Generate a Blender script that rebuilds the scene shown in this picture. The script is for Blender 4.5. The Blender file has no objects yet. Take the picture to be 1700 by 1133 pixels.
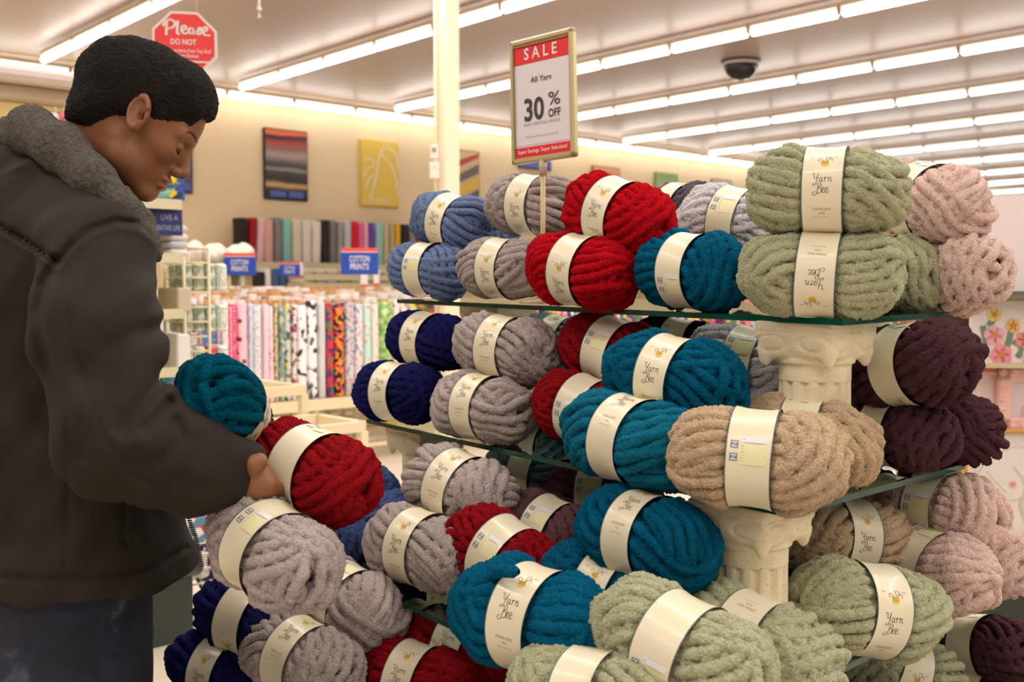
import bpy, math, random
import numpy as np
from mathutils import Vector, Matrix

C = bpy.context.scene.collection
SC = bpy.context.scene
# ------------------------------------------------------------------ camera
HC = 1.42                      # camera height
F = 1741.0                     # focal length in pixels of the 1700 px frame
TH = math.atan(86.5 / F)       # downward pitch
cam_d = bpy.data.cameras.new('camera'); cam = bpy.data.objects.new('camera', cam_d); C.objects.link(cam)
cam_d.sensor_width = 36; cam_d.lens = 36 * F / 1700; cam_d.clip_start = .05; cam_d.clip_end = 200
cam.location = (0, 0, HC); cam.rotation_euler = (math.pi / 2 - TH, 0, 0)
cam_d.dof.use_dof = True; cam_d.dof.focus_distance = 1.85; cam_d.dof.aperture_fstop = 5.6
SC.camera = cam
# ------------------------------------------------------------------ world, exposure, unseen ceiling lamps
w = bpy.data.worlds.new('world'); SC.world = w; w.use_nodes = True
w.node_tree.nodes['Background'].inputs[0].default_value = (1.0, .93, .85, 1)
w.node_tree.nodes['Background'].inputs[1].default_value = .20
SC.view_settings.view_transform = 'Standard'; SC.view_settings.look = 'None'
SC.view_settings.exposure = 0.24; SC.view_settings.gamma = 1; SC.view_settings.use_curve_mapping = False
SC.cycles.max_bounces = 7; SC.cycles.diffuse_bounces = 4; SC.cycles.glossy_bounces = 3
SC.cycles.transparent_max_bounces = 12; SC.cycles.caustics_reflective = False
SC.cycles.caustics_refractive = False; SC.cycles.sample_clamp_indirect = 4

HL = 3.1                       # lamps above the camera
U = np.array([-.6691, .7431, 0]); V = np.array([.7431, .6691, 0])     # the two directions of the room
def UV(u, v, z=0.): p = U * u + V * v; return Vector((p[0], p[1], z))
LAMP_E = 6.5
def strip_lamp(name, u0, u1, v, power):
    d = bpy.data.lights.new(name, 'AREA'); d.shape = 'RECTANGLE'; d.size = abs(u1 - u0); d.size_y = .14
    d.energy = power; d.color = (1, .95, .87)
    o = bpy.data.objects.new(name, d); C.objects.link(o)
    o.location = UV((u0 + u1) / 2, v, HC + HL); o.rotation_euler = (0, 0, math.atan2(U[1], U[0]))
    o['label'] = 'ceiling strip lamp outside the picture'; o['category'] = 'lamp'
    return o
for v_, a_, b_ in ((-1.25, -2, 4.83), (-.3, -2, 4.83), (.64, -2, 4.83), (1.583, -2, 3.6), (2.53, -2, 2.3), (3.47, -2, 1.2), (4.42, -2, .6)):
    strip_lamp('ceiling_strip_lamp', a_ * HL, b_ * HL, v_ * HL, (12 if v_ < 1 else 19) * (b_ - a_) * HL)

# ------------------------------------------------------------------ helpers
def P(px, py, Y):
    """world point seen at pixel (px, py) at the distance Y in front of the camera"""
    vx = (px - 850) / F; vy = (566.5 - py) / F
    y = math.cos(TH) + vy * math.sin(TH); z = vy * math.cos(TH) - math.sin(TH)
    return Vector((vx / y * Y, Y, HC + z / y * Y))
def PZ(px, py, z):
    r = P(px, py, 1.0); return P(px, py, (z - HC) / (r.z - HC))
def PU(px, py, u):
    r = P(px, py, 1.0); k = r.x * U[0] + r.y * U[1]; return P(px, py, u / k)

def srgb(r, g, b):
    f = lambda c: (c / 255 / 12.92) if c / 255 <= .04045 else ((c / 255 + .055) / 1.055) ** 2.4
    return (f(r), f(g), f(b), 1)
MATS = {}
def mat(name, col=(.8, .8, .8, 1), rough=.6, metal=0, spec=.5, sheen=0, noise=0, nscale=20, bump=0, bscale=200, emit=0, coat=0, coords='Object'):
    if name in MATS: return MATS[name]
    m = bpy.data.materials.new(name); m.use_nodes = True; nt = m.node_tree; b = nt.nodes['Principled BSDF']
    b.inputs['Base Color'].default_value = col; b.inputs['Roughness'].default_value = rough
    b.inputs['Metallic'].default_value = metal; b.inputs['Specular IOR Level'].default_value = spec
    b.inputs['Coat Weight'].default_value = coat
    if sheen: b.inputs['Sheen Weight'].default_value = sheen; b.inputs['Sheen Tint'].default_value = col; b.inputs['Sheen Roughness'].default_value = .6
    if emit: b.inputs['Emission Color'].default_value = col; b.inputs['Emission Strength'].default_value = emit
    tc = nt.nodes.new('ShaderNodeTexCoord')
    if noise:
        n = nt.nodes.new('ShaderNodeTexNoise'); n.inputs['Scale'].default_value = nscale; n.inputs['Detail'].default_value = 4
        nt.links.new(tc.outputs[coords], n.inputs['Vector'])
        r = nt.nodes.new('ShaderNodeMapRange'); r.inputs[1].default_value = .3; r.inputs[2].default_value = .7
        r.inputs[3].default_value = 1 - noise; r.inputs[4].default_value = 1 + noise
        nt.links.new(n.outputs['Fac'], r.inputs[0])
        mx = nt.nodes.new('ShaderNodeVectorMath'); mx.operation = 'SCALE'; mx.inputs[0].default_value = col[:3]
        nt.links.new(r.outputs[0], mx.inputs['Scale']); nt.links.new(mx.outputs[0], b.inputs['Base Color'])
    if bump:
        n2 = nt.nodes.new('ShaderNodeTexNoise'); n2.inputs['Scale'].default_value = bscale; n2.inputs['Detail'].default_value = 3
        nt.links.new(tc.outputs[coords], n2.inputs['Vector'])
        bp = nt.nodes.new('ShaderNodeBump'); bp.inputs['Strength'].default_value = bump; bp.inputs['Distance'].default_value = .004
        nt.links.new(n2.outputs['Fac'], bp.inputs['Height']); nt.links.new(bp.outputs[0], b.inputs['Normal'])
    MATS[name] = m; return m

def patmat(name, kind, c1, c2, c3=None, scale=30):
    """printed cotton: a pattern of its own in the cloth"""
    if name in MATS: return MATS[name]
    m = mat(name, srgb(*c1), .85); nt = m.node_tree; b = nt.nodes['Principled BSDF']
    tc = nt.nodes.new('ShaderNodeTexCoord')
    if kind == 'plain': return m
    if kind == 'multi':
        v = nt.nodes.new('ShaderNodeTexVoronoi'); v.inputs['Scale'].default_value = scale; nt.links.new(tc.outputs['Object'], v.inputs['Vector'])
        rp = nt.nodes.new('ShaderNodeValToRGB'); sep = nt.nodes.new('ShaderNodeSeparateColor'); nt.links.new(v.outputs['Color'], sep.inputs[0])
        nt.links.new(sep.outputs[0], rp.inputs[0]); rp.color_ramp.interpolation = 'CONSTANT'
        cols = [c1, c2, c3 or c1, c1, c2]; e = rp.color_ramp.elements
        e[0].color = srgb(*cols[0]); e[1].position = .25; e[1].color = srgb(*cols[1])
        for i, p_ in ((2, .5), (3, .68), (4, .85)):
            k = e.new(p_); k.color = srgb(*cols[i])
        nt.links.new(rp.outputs[0], b.inputs['Base Color']); return m
    if kind == 'dots':
        v = nt.nodes.new('ShaderNodeTexVoronoi'); v.inputs['Scale'].default_value = scale; v.inputs['Randomness'].default_value = .15; out = 'Distance'; lim = .32
    elif kind == 'blot':
        v = nt.nodes.new('ShaderNodeTexNoise'); v.inputs['Scale'].default_value = scale; v.inputs['Detail'].default_value = 2; out = 'Fac'; lim = .44
    else:
        v = nt.nodes.new('ShaderNodeTexVoronoi'); v.inputs['Scale'].default_value = scale; out = 'Distance'; lim = .3
    nt.links.new(tc.outputs['Object'], v.inputs['Vector'])
    lt = nt.nodes.new('ShaderNodeMath'); lt.operation = 'LESS_THAN'; lt.inputs[1].default_value = lim; nt.links.new(v.outputs[out], lt.inputs[0])
    mx = nt.nodes.new('ShaderNodeMix'); mx.data_type = 'RGBA'; mx.inputs[6].default_value = srgb(*c1); mx.inputs[7].default_value = srgb(*c2)
    nt.links.new(lt.outputs[0], mx.inputs[0]); o = mx.outputs[2]
    if c3:
        v2 = nt.nodes.new('ShaderNodeTexNoise'); v2.inputs['Scale'].default_value = scale * .8; nt.links.new(tc.outputs['Object'], v2.inputs['Vector'])
        g = nt.nodes.new('ShaderNodeMath'); g.operation = 'GREATER_THAN'; g.inputs[1].default_value = .58; nt.links.new(v2.outputs['Fac'], g.inputs[0])
        m2 = nt.nodes.new('ShaderNodeMix'); m2.data_type = 'RGBA'; m2.inputs[7].default_value = srgb(*c3)
        nt.links.new(g.outputs[0], m2.inputs[0]); nt.links.new(o, m2.inputs[6]); o = m2.outputs[2]
    nt.links.new(o, b.inputs['Base Color']); return m

class MB:
    """collects shapes; build() links them as ONE mesh object"""
    def __init__(s): s.v = []; s.f = []; s.m = []
    def add(s, vs, fs, mi=0):
        o = len(s.v); s.v += [tuple(v) for v in vs]; s.f += [tuple(i + o for i in f) for f in fs]; s.m += [mi] * len(fs); return s
    def box(s, c, d, rz=0., mi=0, bev=0.):
        cx, cy, cz = c; hx, hy, hz = d[0] / 2, d[1] / 2, d[2] / 2; ca, sa = math.cos(rz), math.sin(rz)
        def T(x, y, z): return (cx + x * ca - y * sa, cy + x * sa + y * ca, cz + z)
        if bev:
            b = min(bev, hx * .9, hy * .9, hz * .9); vs = []
            for z, k in ((-hz, 1), (-hz + b, 0), (hz - b, 0), (hz, 1)):
                q = b if k else 0
                for (x, y) in ((-hx + b, -hy + q), (hx - b, -hy + q), (hx - q, -hy + b), (hx - q, hy - b), (hx - b, hy - q), (-hx + b, hy - q), (-hx + q, hy - b), (-hx + q, -hy + b)):
                    vs.append(T(x, y, z))
            fs = [tuple(range(7, -1, -1)), tuple(range(24, 32))]
            for r in range(3):
                for i in range(8): fs.append((r * 8 + i, r * 8 + (i + 1) % 8, r * 8 + 8 + (i + 1) % 8, r * 8 + 8 + i))
            return s.add(vs, fs, mi)
        vs = [T(x, y, z) for z in (-hz, hz) for (x, y) in ((-hx, -hy), (hx, -hy), (hx, hy), (-hx, hy))]
        return s.add(vs, [(3, 2, 1, 0), (4, 5, 6, 7), (0, 1, 5, 4), (1, 2, 6, 5), (2, 3, 7, 6), (3, 0, 4, 7)], mi)
    def tube(s, pts, r, n=8, mi=0, cap=True):
        pts = [Vector(p) for p in pts]; k = len(pts); rs = r if hasattr(r, '__len__') else [r] * k; vs = []; up = None
        for i, p in enumerate(pts):
            t = (pts[min(i + 1, k - 1)] - pts[max(i - 1, 0)]).normalized()
            if up is None: up = t.orthogonal().normalized()
            up = (up - t * up.dot(t)).normalized(); w_ = t.cross(up)
            for j in range(n):
                a = 2 * math.pi * j / n; vs.append(p + (up * math.cos(a) + w_ * math.sin(a)) * rs[i])
        fs = [(i * n + j, i * n + (j + 1) % n, (i + 1) * n + (j + 1) % n, (i + 1) * n + j) for i in range(k - 1) for j in range(n)]
        if cap: fs += [tuple(range(n - 1, -1, -1)), tuple(range((k - 1) * n, k * n))]
        return s.add(vs, fs, mi)
    def lathe(s, prof, c=(0, 0, 0), n=24, mi=0, fl=None):
        vs = []; k = len(prof)
        for (r, z) in prof:
            for j in range(n):
                a = 2 * math.pi * j / n; rr = r if fl is None else fl(r, z, a)
                vs.append((c[0] + rr * math.cos(a), c[1] + rr * math.sin(a), c[2] + z))
        fs = [(i * n + j, i * n + (j + 1) % n, (i + 1) * n + (j + 1) % n, (i + 1) * n + j) for i in range(k - 1) for j in range(n)]
        fs += [tuple(range(n - 1, -1, -1)), tuple(range((k - 1) * n, k * n))]
        return s.add(vs, fs, mi)
    def poly(s, pts, z0, z1, mi=0, mside=None):
        n = len(pts); zf = lambda z, i: z[i] if hasattr(z, '__len__') else z
        vs = [(p[0], p[1], zf(z0, i)) for i, p in enumerate(pts)] + [(p[0], p[1], zf(z1, i)) for i, p in enumerate(pts)]
        s.add(vs, [tuple(range(n - 1, -1, -1)), tuple(range(n, 2 * n))], mi); o = len(s.v) - 2 * n
        for i in range(n):
            s.f.append((o + i, o + (i + 1) % n, o + n + (i + 1) % n, o + n + i)); s.m.append(mi if mside is None else mside)
        return s
    def mesh(s, name, mats, smooth=False):
        me = bpy.data.meshes.new(name); me.from_pydata(s.v, [], s.f)
        for m in (mats if isinstance(mats, (list, tuple)) else [mats]): me.materials.append(m)
        me.polygons.foreach_set('material_index', s.m)
        if smooth: me.polygons.foreach_set('use_smooth', [True] * len(s.f))
        me.update(); return me
    def build(s, name, mats, parent=None, smooth=False, loc=None):
        return link(name, s.mesh(name, mats, smooth), parent, loc)
def link(name, me, parent=None, loc=None):
    o = bpy.data.objects.new(name, me); C.objects.link(o)
    if parent: o.parent = parent
    if loc is not None: o.location = loc
    return o
def npmesh(name, v, f, mats, smooth=True, mi=None):
    me = bpy.data.meshes.new(name); v = np.asarray(v, np.float32); f = np.asarray(f, np.int32)
    me.vertices.add(len(v)); me.vertices.foreach_set('co', v.ravel())
    k = f.shape[1]; me.loops.add(f.size); me.loops.foreach_set('vertex_index', f.ravel())
    me.polygons.add(len(f)); me.polygons.foreach_set('loop_start', np.arange(len(f), dtype=np.int32) * k)
    for m in (mats if isinstance(mats, (list, tuple)) else [mats]): me.materials.append(m)
    if mi is not None: me.polygons.foreach_set('material_index', mi)
    me.polygons.foreach_set('use_smooth', np.full(len(f), smooth)); me.update(calc_edges=True); me.validate(); return me
def tag(o, label=None, cat=None, group=None, kind=None):
    if label: o['label'] = label
    if cat: o['category'] = cat
    if group: o['group'] = group
    if kind: o['kind'] = kind
    return o
def thing(name, label, cat, loc=(0, 0, 0), rz=0., group=None):
    o = bpy.data.objects.new(name, None); C.objects.link(o); o.empty_display_size = .05
    o.location = loc; o.rotation_euler = (0, 0, rz); return tag(o, label, cat, group)
def copy_tree(o, parent=None):
    c = o.copy(); C.objects.link(c); c.parent = parent
    for ch in list(o.children): copy_tree(ch, c)
    return c
_tx = {}
def text2d(s, size=1., bold=0., sx=1.):
    """flat outline of a word, centred: (verts 2D, faces)"""
    key = (s, bold)
    if key not in _tx:
        cu = bpy.data.curves.new('t', 'FONT'); cu.body = s; cu.align_x = 'CENTER'; cu.align_y = 'CENTER'; cu.size = 1; cu.offset = bold; cu.resolution_u = 3
        o = bpy.data.objects.new('t', cu); C.objects.link(o); dg = bpy.context.evaluated_depsgraph_get(); dg.update()
        me = bpy.data.meshes.new_from_object(o.evaluated_get(dg)); vs = [(v.co.x, v.co.y) for v in me.vertices]; fs = [tuple(p.vertices) for p in me.polygons]
        bpy.data.objects.remove(o); bpy.data.curves.remove(cu); bpy.data.meshes.remove(me); _tx[key] = (vs, fs)
    vs, fs = _tx[key]; return [(x * size * sx, y * size) for x, y in vs], fs
def put_text(mb, s, x, z, size, y=0., mi=0, bold=0., sx=1.):
    """writing on a board that faces -Y"""
    vs, fs = text2d(s, size, bold, sx); mb.add([(x + a, y, z + b) for a, b in vs], fs, mi)
def put_fit(mb, s, x, z, w_, h, y=0., mi=0, bold=0.):
    vs, fs = text2d(s, 1., bold); A = np.array(vs); lo, hi = A.min(0), A.max(0); k = (w_ / (hi[0] - lo[0]), h / (hi[1] - lo[1])); c_ = (lo + hi) / 2
    mb.add([(x + (a - c_[0]) * k[0], y, z + (b - c_[1]) * k[1]) for a, b in vs], fs, mi)
def ribbon(pts, wd, closed=False):
    """flat stroke along a 2D path"""
    P_ = [np.array(p, float) for p in pts]; n = len(P_); out = []
    for i in range(n - 1):
        for k in range(5):
            t = k / 5; p0, p1, p2, p3 = P_[max(i - 1, 0)], P_[i], P_[i + 1], P_[min(i + 2, n - 1)]
            out.append(.5 * ((2 * p1) + (-p0 + p2) * t + (2 * p0 - 5 * p1 + 4 * p2 - p3) * t * t + (-p0 + 3 * p1 - 3 * p2 + p3) * t ** 3))
    out.append(P_[-1]); vs = []; m = len(out)
    for i, p in enumerate(out):
        d = out[min(i + 1, m - 1)] - out[max(i - 1, 0)]; L = np.hypot(*d) + 1e-9; nrm = np.array([-d[1], d[0]]) / L; w_ = wd * (.55 + .45 * abs(d[1]) / L)
        vs += [tuple(p + nrm * w_ / 2), tuple(p - nrm * w_ / 2)]
    return vs, [(2 * i, 2 * i + 1, 2 * i + 3, 2 * i + 2) for i in range(m - 1)]

# ---- solid modelling by distance fields
def sn(f, xs, ys, zs):
    """surface nets on a rectilinear grid -> verts, quads"""
    s = f < 0; nx, ny, nz = f.shape
    acc = np.zeros((nx - 1, ny - 1, nz - 1, 3)); cnt = np.zeros((nx - 1, ny - 1, nz - 1))
    G = (xs, ys, zs); sh = f.shape
    for ax in range(3):
        a = [slice(None)] * 3; b = [slice(None)] * 3; a[ax] = slice(0, -1); b[ax] = slice(1, None)
        fa, fb = f[tuple(a)], f[tuple(b)]; cr = (fa < 0) != (fb < 0)
        I = np.argwhere(cr)
        t = fa[cr] / (fa[cr] - fb[cr]); pos = np.empty((len(I), 3))
        for k in range(3):
            if k == ax: pos[:, k] = G[k][I[:, k]] * (1 - t) + G[k][I[:, k] + 1] * t
            else: pos[:, k] = G[k][I[:, k]]
        o = [k for k in range(3) if k != ax]
        for da in (0, 1):
            for db in (0, 1):
                J = I.copy(); J[:, o[0]] -= da; J[:, o[1]] -= db
                ok = (J >= 0).all(1) & (J[:, 0] < nx - 1) & (J[:, 1] < ny - 1) & (J[:, 2] < nz - 1)
                np.add.at(acc, tuple(J[ok].T), pos[ok]); np.add.at(cnt, tuple(J[ok].T), 1)
    m = cnt > 0; idx = -np.ones(m.shape, int); idx[m] = np.arange(m.sum()); v = acc[m] / cnt[m][:, None]; quads = []
    for ax in range(3):
        a = [slice(None)] * 3; b = [slice(None)] * 3; a[ax] = slice(0, -1); b[ax] = slice(1, None)
        fa, fb = f[tuple(a)], f[tuple(b)]; I = np.argwhere((fa < 0) != (fb < 0)); o = [(ax + 1) % 3, (ax + 2) % 3]
        ok = (I[:, o[0]] > 0) & (I[:, o[1]] > 0) & (I[:, o[0]] < sh[o[0]] - 1) & (I[:, o[1]] < sh[o[1]] - 1); I = I[ok]
        def g(da, db):
            J = I.copy(); J[:, o[0]] -= da; J[:, o[1]] -= db; return idx[tuple(J.T)]
        q = np.stack([g(1, 1), g(0, 1), g(0, 0), g(1, 0)], 1); neg = f[tuple(I.T)] < 0
        q[~neg] = q[~neg][:, ::-1]; quads.append(q)
    q = np.concatenate(quads); return v, q[(q >= 0).all(1)]
def grid(b0, b1, h):
    xs, ys, zs = [np.arange(b0[k], b1[k] + h, h) for k in range(3)]
    return xs, ys, zs, np.meshgrid(xs, ys, zs, indexing='ij')
def sell(p, c, r, R=None):
    q = [p[k] - c[k] for k in range(3)]
    if R is not None: q = [sum(R[k][j] * q[j] for j in range(3)) for k in range(3)]
    k0 = np.sqrt(sum((q[k] / r[k]) ** 2 for k in range(3))); k1 = np.sqrt(sum((q[k] / r[k] ** 2) ** 2 for k in range(3))) + 1e-9
    return k0 * (k0 - 1) / k1
def scap(p, a, b, ra, rb):
    a = np.array(a, float); b = np.array(b, float); ba = b - a; L = ba @ ba + 1e-12
    t = np.clip(sum((p[k] - a[k]) * ba[k] for k in range(3)) / L, 0, 1)
    return np.sqrt(sum((p[k] - a[k] - ba[k] * t) ** 2 for k in range(3))) - (ra + (rb - ra) * t)
def smin(a, b, k): h = np.clip(.5 + .5 * (b - a) / k, 0, 1); return b * (1 - h) + a * h - k * h * (1 - h)
def smax(a, b, k): return -smin(-a, -b, k)
def chain(p, pts, k=.01):
    d = None
    for (a, ra), (b, rb) in zip(pts[:-1], pts[1:]):
        e = scap(p, a, b, ra, rb); d = e if d is None else smin(d, e, k)
    return d
# ------------------------------------------------------------------ the room
def struct(name, mb, m): o = mb.build(name, m); o['kind'] = 'structure'; return o
HZ = HC + HL
def wallmat():
    m = mat('wall_paint', srgb(243, 222, 183), .75, noise=.02, nscale=.4, bump=.15, bscale=60); return m
def ceilmat():
    m = mat('ceiling_paint', srgb(184, 166, 157), .40, noise=.03, nscale=.35); return m
def floormat():
    m = mat('floor_tile', srgb(222, 208, 192), .22, spec=.5); nt = m.node_tree; b = nt.nodes['Principled BSDF']; tc = nt.nodes.new('ShaderNodeTexCoord')
    mp = nt.nodes.new('ShaderNodeMapping'); mp.inputs['Rotation'].default_value[2] = -math.atan2(V[1], V[0]); nt.links.new(tc.outputs['Object'], mp.inputs[0])
    br = nt.nodes.new('ShaderNodeTexBrick'); br.offset = 0; br.inputs['Scale'].default_value = 1; br.inputs['Brick Width'].default_value = .305; br.inputs['Row Height'].default_value = .305
    br.inputs['Mortar Size'].default_value = .0015; br.inputs['Color1'].default_value = srgb(222, 209, 194); br.inputs['Color2'].default_value = srgb(217, 203, 188); br.inputs['Mortar'].default_value = srgb(188, 174, 160)
    nt.links.new(mp.outputs[0], br.inputs[0])
    n = nt.nodes.new('ShaderNodeTexNoise'); n.inputs['Scale'].default_value = 45; nt.links.new(tc.outputs['Object'], n.inputs['Vector'])
    r = nt.nodes.new('ShaderNodeMapRange'); r.inputs[1].default_value = .62; r.inputs[2].default_value = .7; r.inputs[3].default_value = 1; r.inputs[4].default_value = .9; nt.links.new(n.outputs['Fac'], r.inputs[0])
    mx = nt.nodes.new('ShaderNodeMix'); mx.data_type = 'RGBA'; mx.blend_type = 'MULTIPLY'; mx.inputs[0].default_value = 1
    nt.links.new(br.outputs[0], mx.inputs[6]); nt.links.new(r.outputs[0], mx.inputs[7]); nt.links.new(mx.outputs[2], b.inputs['Base Color']); return m
WU = 5.16 * HL                                    # distance of the painted wall
def uvpoly(u0, u1, v0, v1): return [UV(u0, v0), UV(u1, v0), UV(u1, v1), UV(u0, v1)]
struct('floor', MB().poly(uvpoly(-7, WU + .3, -12, 48), -.1, 0), floormat())
struct('ceiling', MB().poly(uvpoly(-7, WU + .3, -12, 48), HZ + .19, HZ + .3), ceilmat())
struct('wall_back', MB().poly(uvpoly(WU, WU + .2, -12, 48), 0, HZ + .19), wallmat())
struct('wall_right', MB().poly(uvpoly(-7, WU, 47.8, 48), 0, HZ + .19), wallmat())
# shallow ribs across the ceiling between the lamp rows
# lamps -------------------------------------------------------------
M_lamp = mat('lamp_diffuser', (1, .965, .91, 1), .4, emit=LAMP_E)
M_house = mat('lamp_housing', srgb(205, 190, 172), .5)
lm = MB(); lm.tube([(-.575, 0, 0), (-.56, 0, 0), (.56, 0, 0), (.575, 0, 0)], [.025, .044, .044, .025], 12); lamp_me = lm.mesh('diffuser', M_lamp, True)
hb = MB(); hb.box((0, 0, .095), (1.215, .07, .06), bev=.01); house_me = hb.mesh('housing', M_house)
for sx in (-1, 1): pass
cap_me = MB().box((0, 0, .03), (.022, .07, .085)).mesh('lamp_holder', M_house)
def inframe(p, m=60):
    d = Vector((p[0], p[1], p[2] - HC)); f = d.y * math.cos(TH) - d.z * math.sin(TH)
    if f < .2: return False
    v = d.y * math.sin(TH) + d.z * math.cos(TH); return -m < 850 + F * d.x / f < 1700 + m and -m < 566.5 - F * v / f < 1133 + m
SEG = .3937 * HL
rowname = ['first row, at the top left over the man', 'second row, passing behind the column', 'third row, above the sale sign',
           'fourth row, crossing behind the sale sign', 'fifth row from the left', 'sixth row from the left', 'seventh row from the left',
           'eighth row from the left', 'ninth row from the left', 'tenth row from the left', 'eleventh row from the left', 'twelfth row from the left', 'farthest row, above the right-hand pictures']
def lamp(u, v, rz, label, group):
    t = thing('ceiling_light', label, 'ceiling light', UV(u, v, HZ), rz, group)
    for n_, me, x_ in (('diffuser', lamp_me, 0), ('housing', house_me, 0), ('lamp_holder', cap_me, -.592), ('lamp_holder', cap_me, .592)): link(n_, me, t, (x_, 0, 0))
ru = math.atan2(U[1], U[0]); rv = math.atan2(V[1], V[0])
for k in range(13):
    v = (1.583 + .945 * k) * HL
    for i in range(18):
        u = 4.83 * HL - SEG * (i + .5); p = UV(u, v, HZ)
        if inframe(p, 90): lamp(u, v, ru, 'glowing ceiling strip light in the ' + rowname[k], 'strip lights of ceiling row ' + ['one', 'two', 'three', 'four', 'five', 'six', 'seven', 'eight', 'nine', 'ten', 'eleven', 'twelve', 'thirteen'][k])
for i in range(38):
    v = .2 * HL + SEG * (i + .5); p = UV(5.05 * HL, v, HZ)
    if inframe(p, 60): lamp(5.05 * HL, v, rv, 'strip light in the row running along the top of the cream wall', 'strip lights along the wall')
# black dome on the ceiling
dm = thing('dome_camera', 'black half-dome camera on the ceiling between strip lights', 'camera', P(1230, 99, 15.3))
dm.location.z = HZ + .19
MB().lathe([(.29, 0), (.29, -.012), (.25, -.03), (.245, -.05)], n=32).build('mount_ring', mat('ring_dark', srgb(60, 50, 52), .5), dm, True)
MB().lathe([(.262, -.03), (.27, -.05), (.262, -.07), (.25, -.07)], n=32).build('pale_rim', mat('ring_cream', srgb(214, 200, 192), .4), dm, True)
MB().lathe([(.245, -.05), (.24, -.12), (.2, -.2), (.12, -.26), (.02, -.28)], n=32).build('dome', mat('dome_black', srgb(38, 33, 40), .2), dm, True)
sp = thing('sprinkler_head', 'small pale sprinkler head hanging from ceiling near top edge of picture', 'sprinkler', P(430, 12, 10)); 
MB().lathe([(.012, .25), (.012, 0), (.03, -.01), (.03, -.03), (.01, -.04), (.01, -.09), (.035, -.1), (.035, -.105)], n=12).build('sprinkler_body', mat('chrome', srgb(190, 180, 172), .35, .6), sp)
# column -------------------------------------------------------------
col = thing('support_column', 'square cream steel column rising from floor to ceiling behind the sale sign', 'column', (P(742, 400, 9.0).x, 9.0, 0), rv)
cbx = MB(); cbx.box((0, 0, (HZ + .19) / 2), (.165, .165, HZ + .19), bev=.012); cbx.build('column_shaft', mat('column_paint', srgb(232, 217, 190), .5), col)
MB().tube([(-.1, .02, 0), (-.1, .02, HZ + .1)], .014, 8).build('conduit', mat('conduit_paint', srgb(222, 205, 170), .5), col, True)
for (px, py, nm, w_, h_) in ((721, 252, 'thermostat', 12, 23), (721, 283, 'control_box', 14, 27)):
    p = P(px, py, 8.85); t = thing(nm, {'thermostat': 'small white thermostat with grey screen on the cream column', 'control_box': 'plain white control box below the thermostat on the column'}[nm], 'thermostat' if nm == 'thermostat' else 'box', p)
    b = MB(); b.box((0, 0, 0), (w_ * .0055, .04, h_ * .0051), bev=.005); b.build('case', mat('white_plastic', srgb(226, 218, 208), .4), t)
    if nm == 'thermostat': MB().box((0, -.021, .012), (.035, .004, .04)).build('screen', mat('screen_grey', srgb(150, 140, 125), .3), t)
    else: MB().box((0, -.021, .03), (.03, .004, .02)).build('cover_plate', mat('white_plate', srgb(214, 205, 196), .4), t)

# wall pictures -------------------------------------------------------
def stripes(name, stops, ang=0., sc=1.):
    m = mat(name, (1, 1, 1, 1), .6); nt = m.node_tree; tc = nt.nodes.new('ShaderNodeTexCoord'); mp = nt.nodes.new('ShaderNodeMapping'); mp.inputs['Rotation'].default_value[1] = ang
    mp.inputs['Scale'].default_value = (.12, 1, sc); nt.links.new(tc.outputs['Generated'], mp.inputs[0]); n = nt.nodes.new('ShaderNodeTexNoise'); n.inputs['Scale'].default_value = 5; n.inputs['Detail'].default_value = 3
    nt.links.new(mp.outputs[0], n.inputs['Vector']); sep = nt.nodes.new('ShaderNodeSeparateXYZ'); nt.links.new(mp.outputs[0], sep.inputs[0])
    a = nt.nodes.new('ShaderNodeMath'); a.operation = 'MULTIPLY_ADD'; a.inputs[1].default_value = .14; nt.links.new(n.outputs['Fac'], a.inputs[0]); nt.links.new(sep.outputs[2], a.inputs[2])
    r = nt.nodes.new('ShaderNodeValToRGB'); nt.links.new(a.outputs[0], r.inputs[0]); r.color_ramp.interpolation = 'EASE'
    e = r.color_ramp.elements; e[0].position = stops[0][0]; e[0].color = srgb(*stops[0][1]); e[1].position = stops[-1][0]; e[1].color = srgb(*stops[-1][1])
    for q, c in stops[1:-1]: k = e.new(q); k.color = srgb(*c)
    nt.links.new(r.outputs[0], nt.nodes['Principled BSDF'].inputs['Base Color']); return m
def wallpic(px0, py0, px1, py1, label, m, frame=(40, 38, 48), extra=None, u=WU - .06):
    a = PU(px0, py0, u); b = PU(px1, py1, u); wd = math.hypot(b.x - a.x, b.y - a.y); ht = abs(a.z - b.z)
    mid = (a + b) / 2; t = thing('wall_picture', label, 'picture', (mid.x, mid.y, min(a.z, b.z)), rv, 'pictures along the cream wall')
    MB().box((0, .03, ht / 2), (wd, .06, ht), bev=.012).build('frame', mat('frame_%d_%d_%d' % frame, srgb(*frame), .5), t)
    MB().box((0, -.004, ht / 2), (wd - .05, .012, ht - .05)).build('canvas', m, t)
    if extra: extra(t, wd, ht)
    return t
def cap_lab(t, wd, ht):
    MB().box((-.17, -.012, .1), (.3, .006, .1)).build('caption_panel', mat('cap_blue', srgb(88, 104, 190), .5), t); MB().box((.18, -.012, .1), (.28, .006, .1)).build('caption_panel', MATS['cap_blue'], t)
wallpic(438, 211, 512, 335, 'tall wall picture with sunset-like orange and grey stripes', stripes('pic_stripe', [(.05, (45, 45, 62)), (.2, (60, 55, 62)), (.27, (214, 178, 120)), (.33, (60, 55, 60)), (.45, (80, 72, 74)), (.5, (150, 150, 136)), (.56, (84, 74, 84)), (.72, (178, 160, 156)), (.82, (150, 110, 105)), (.88, (190, 80, 62)), (.95, (84, 54, 60)), (1.0, (226, 112, 70)), (1.05, (52, 46, 62))]), extra=cap_lab)
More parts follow.
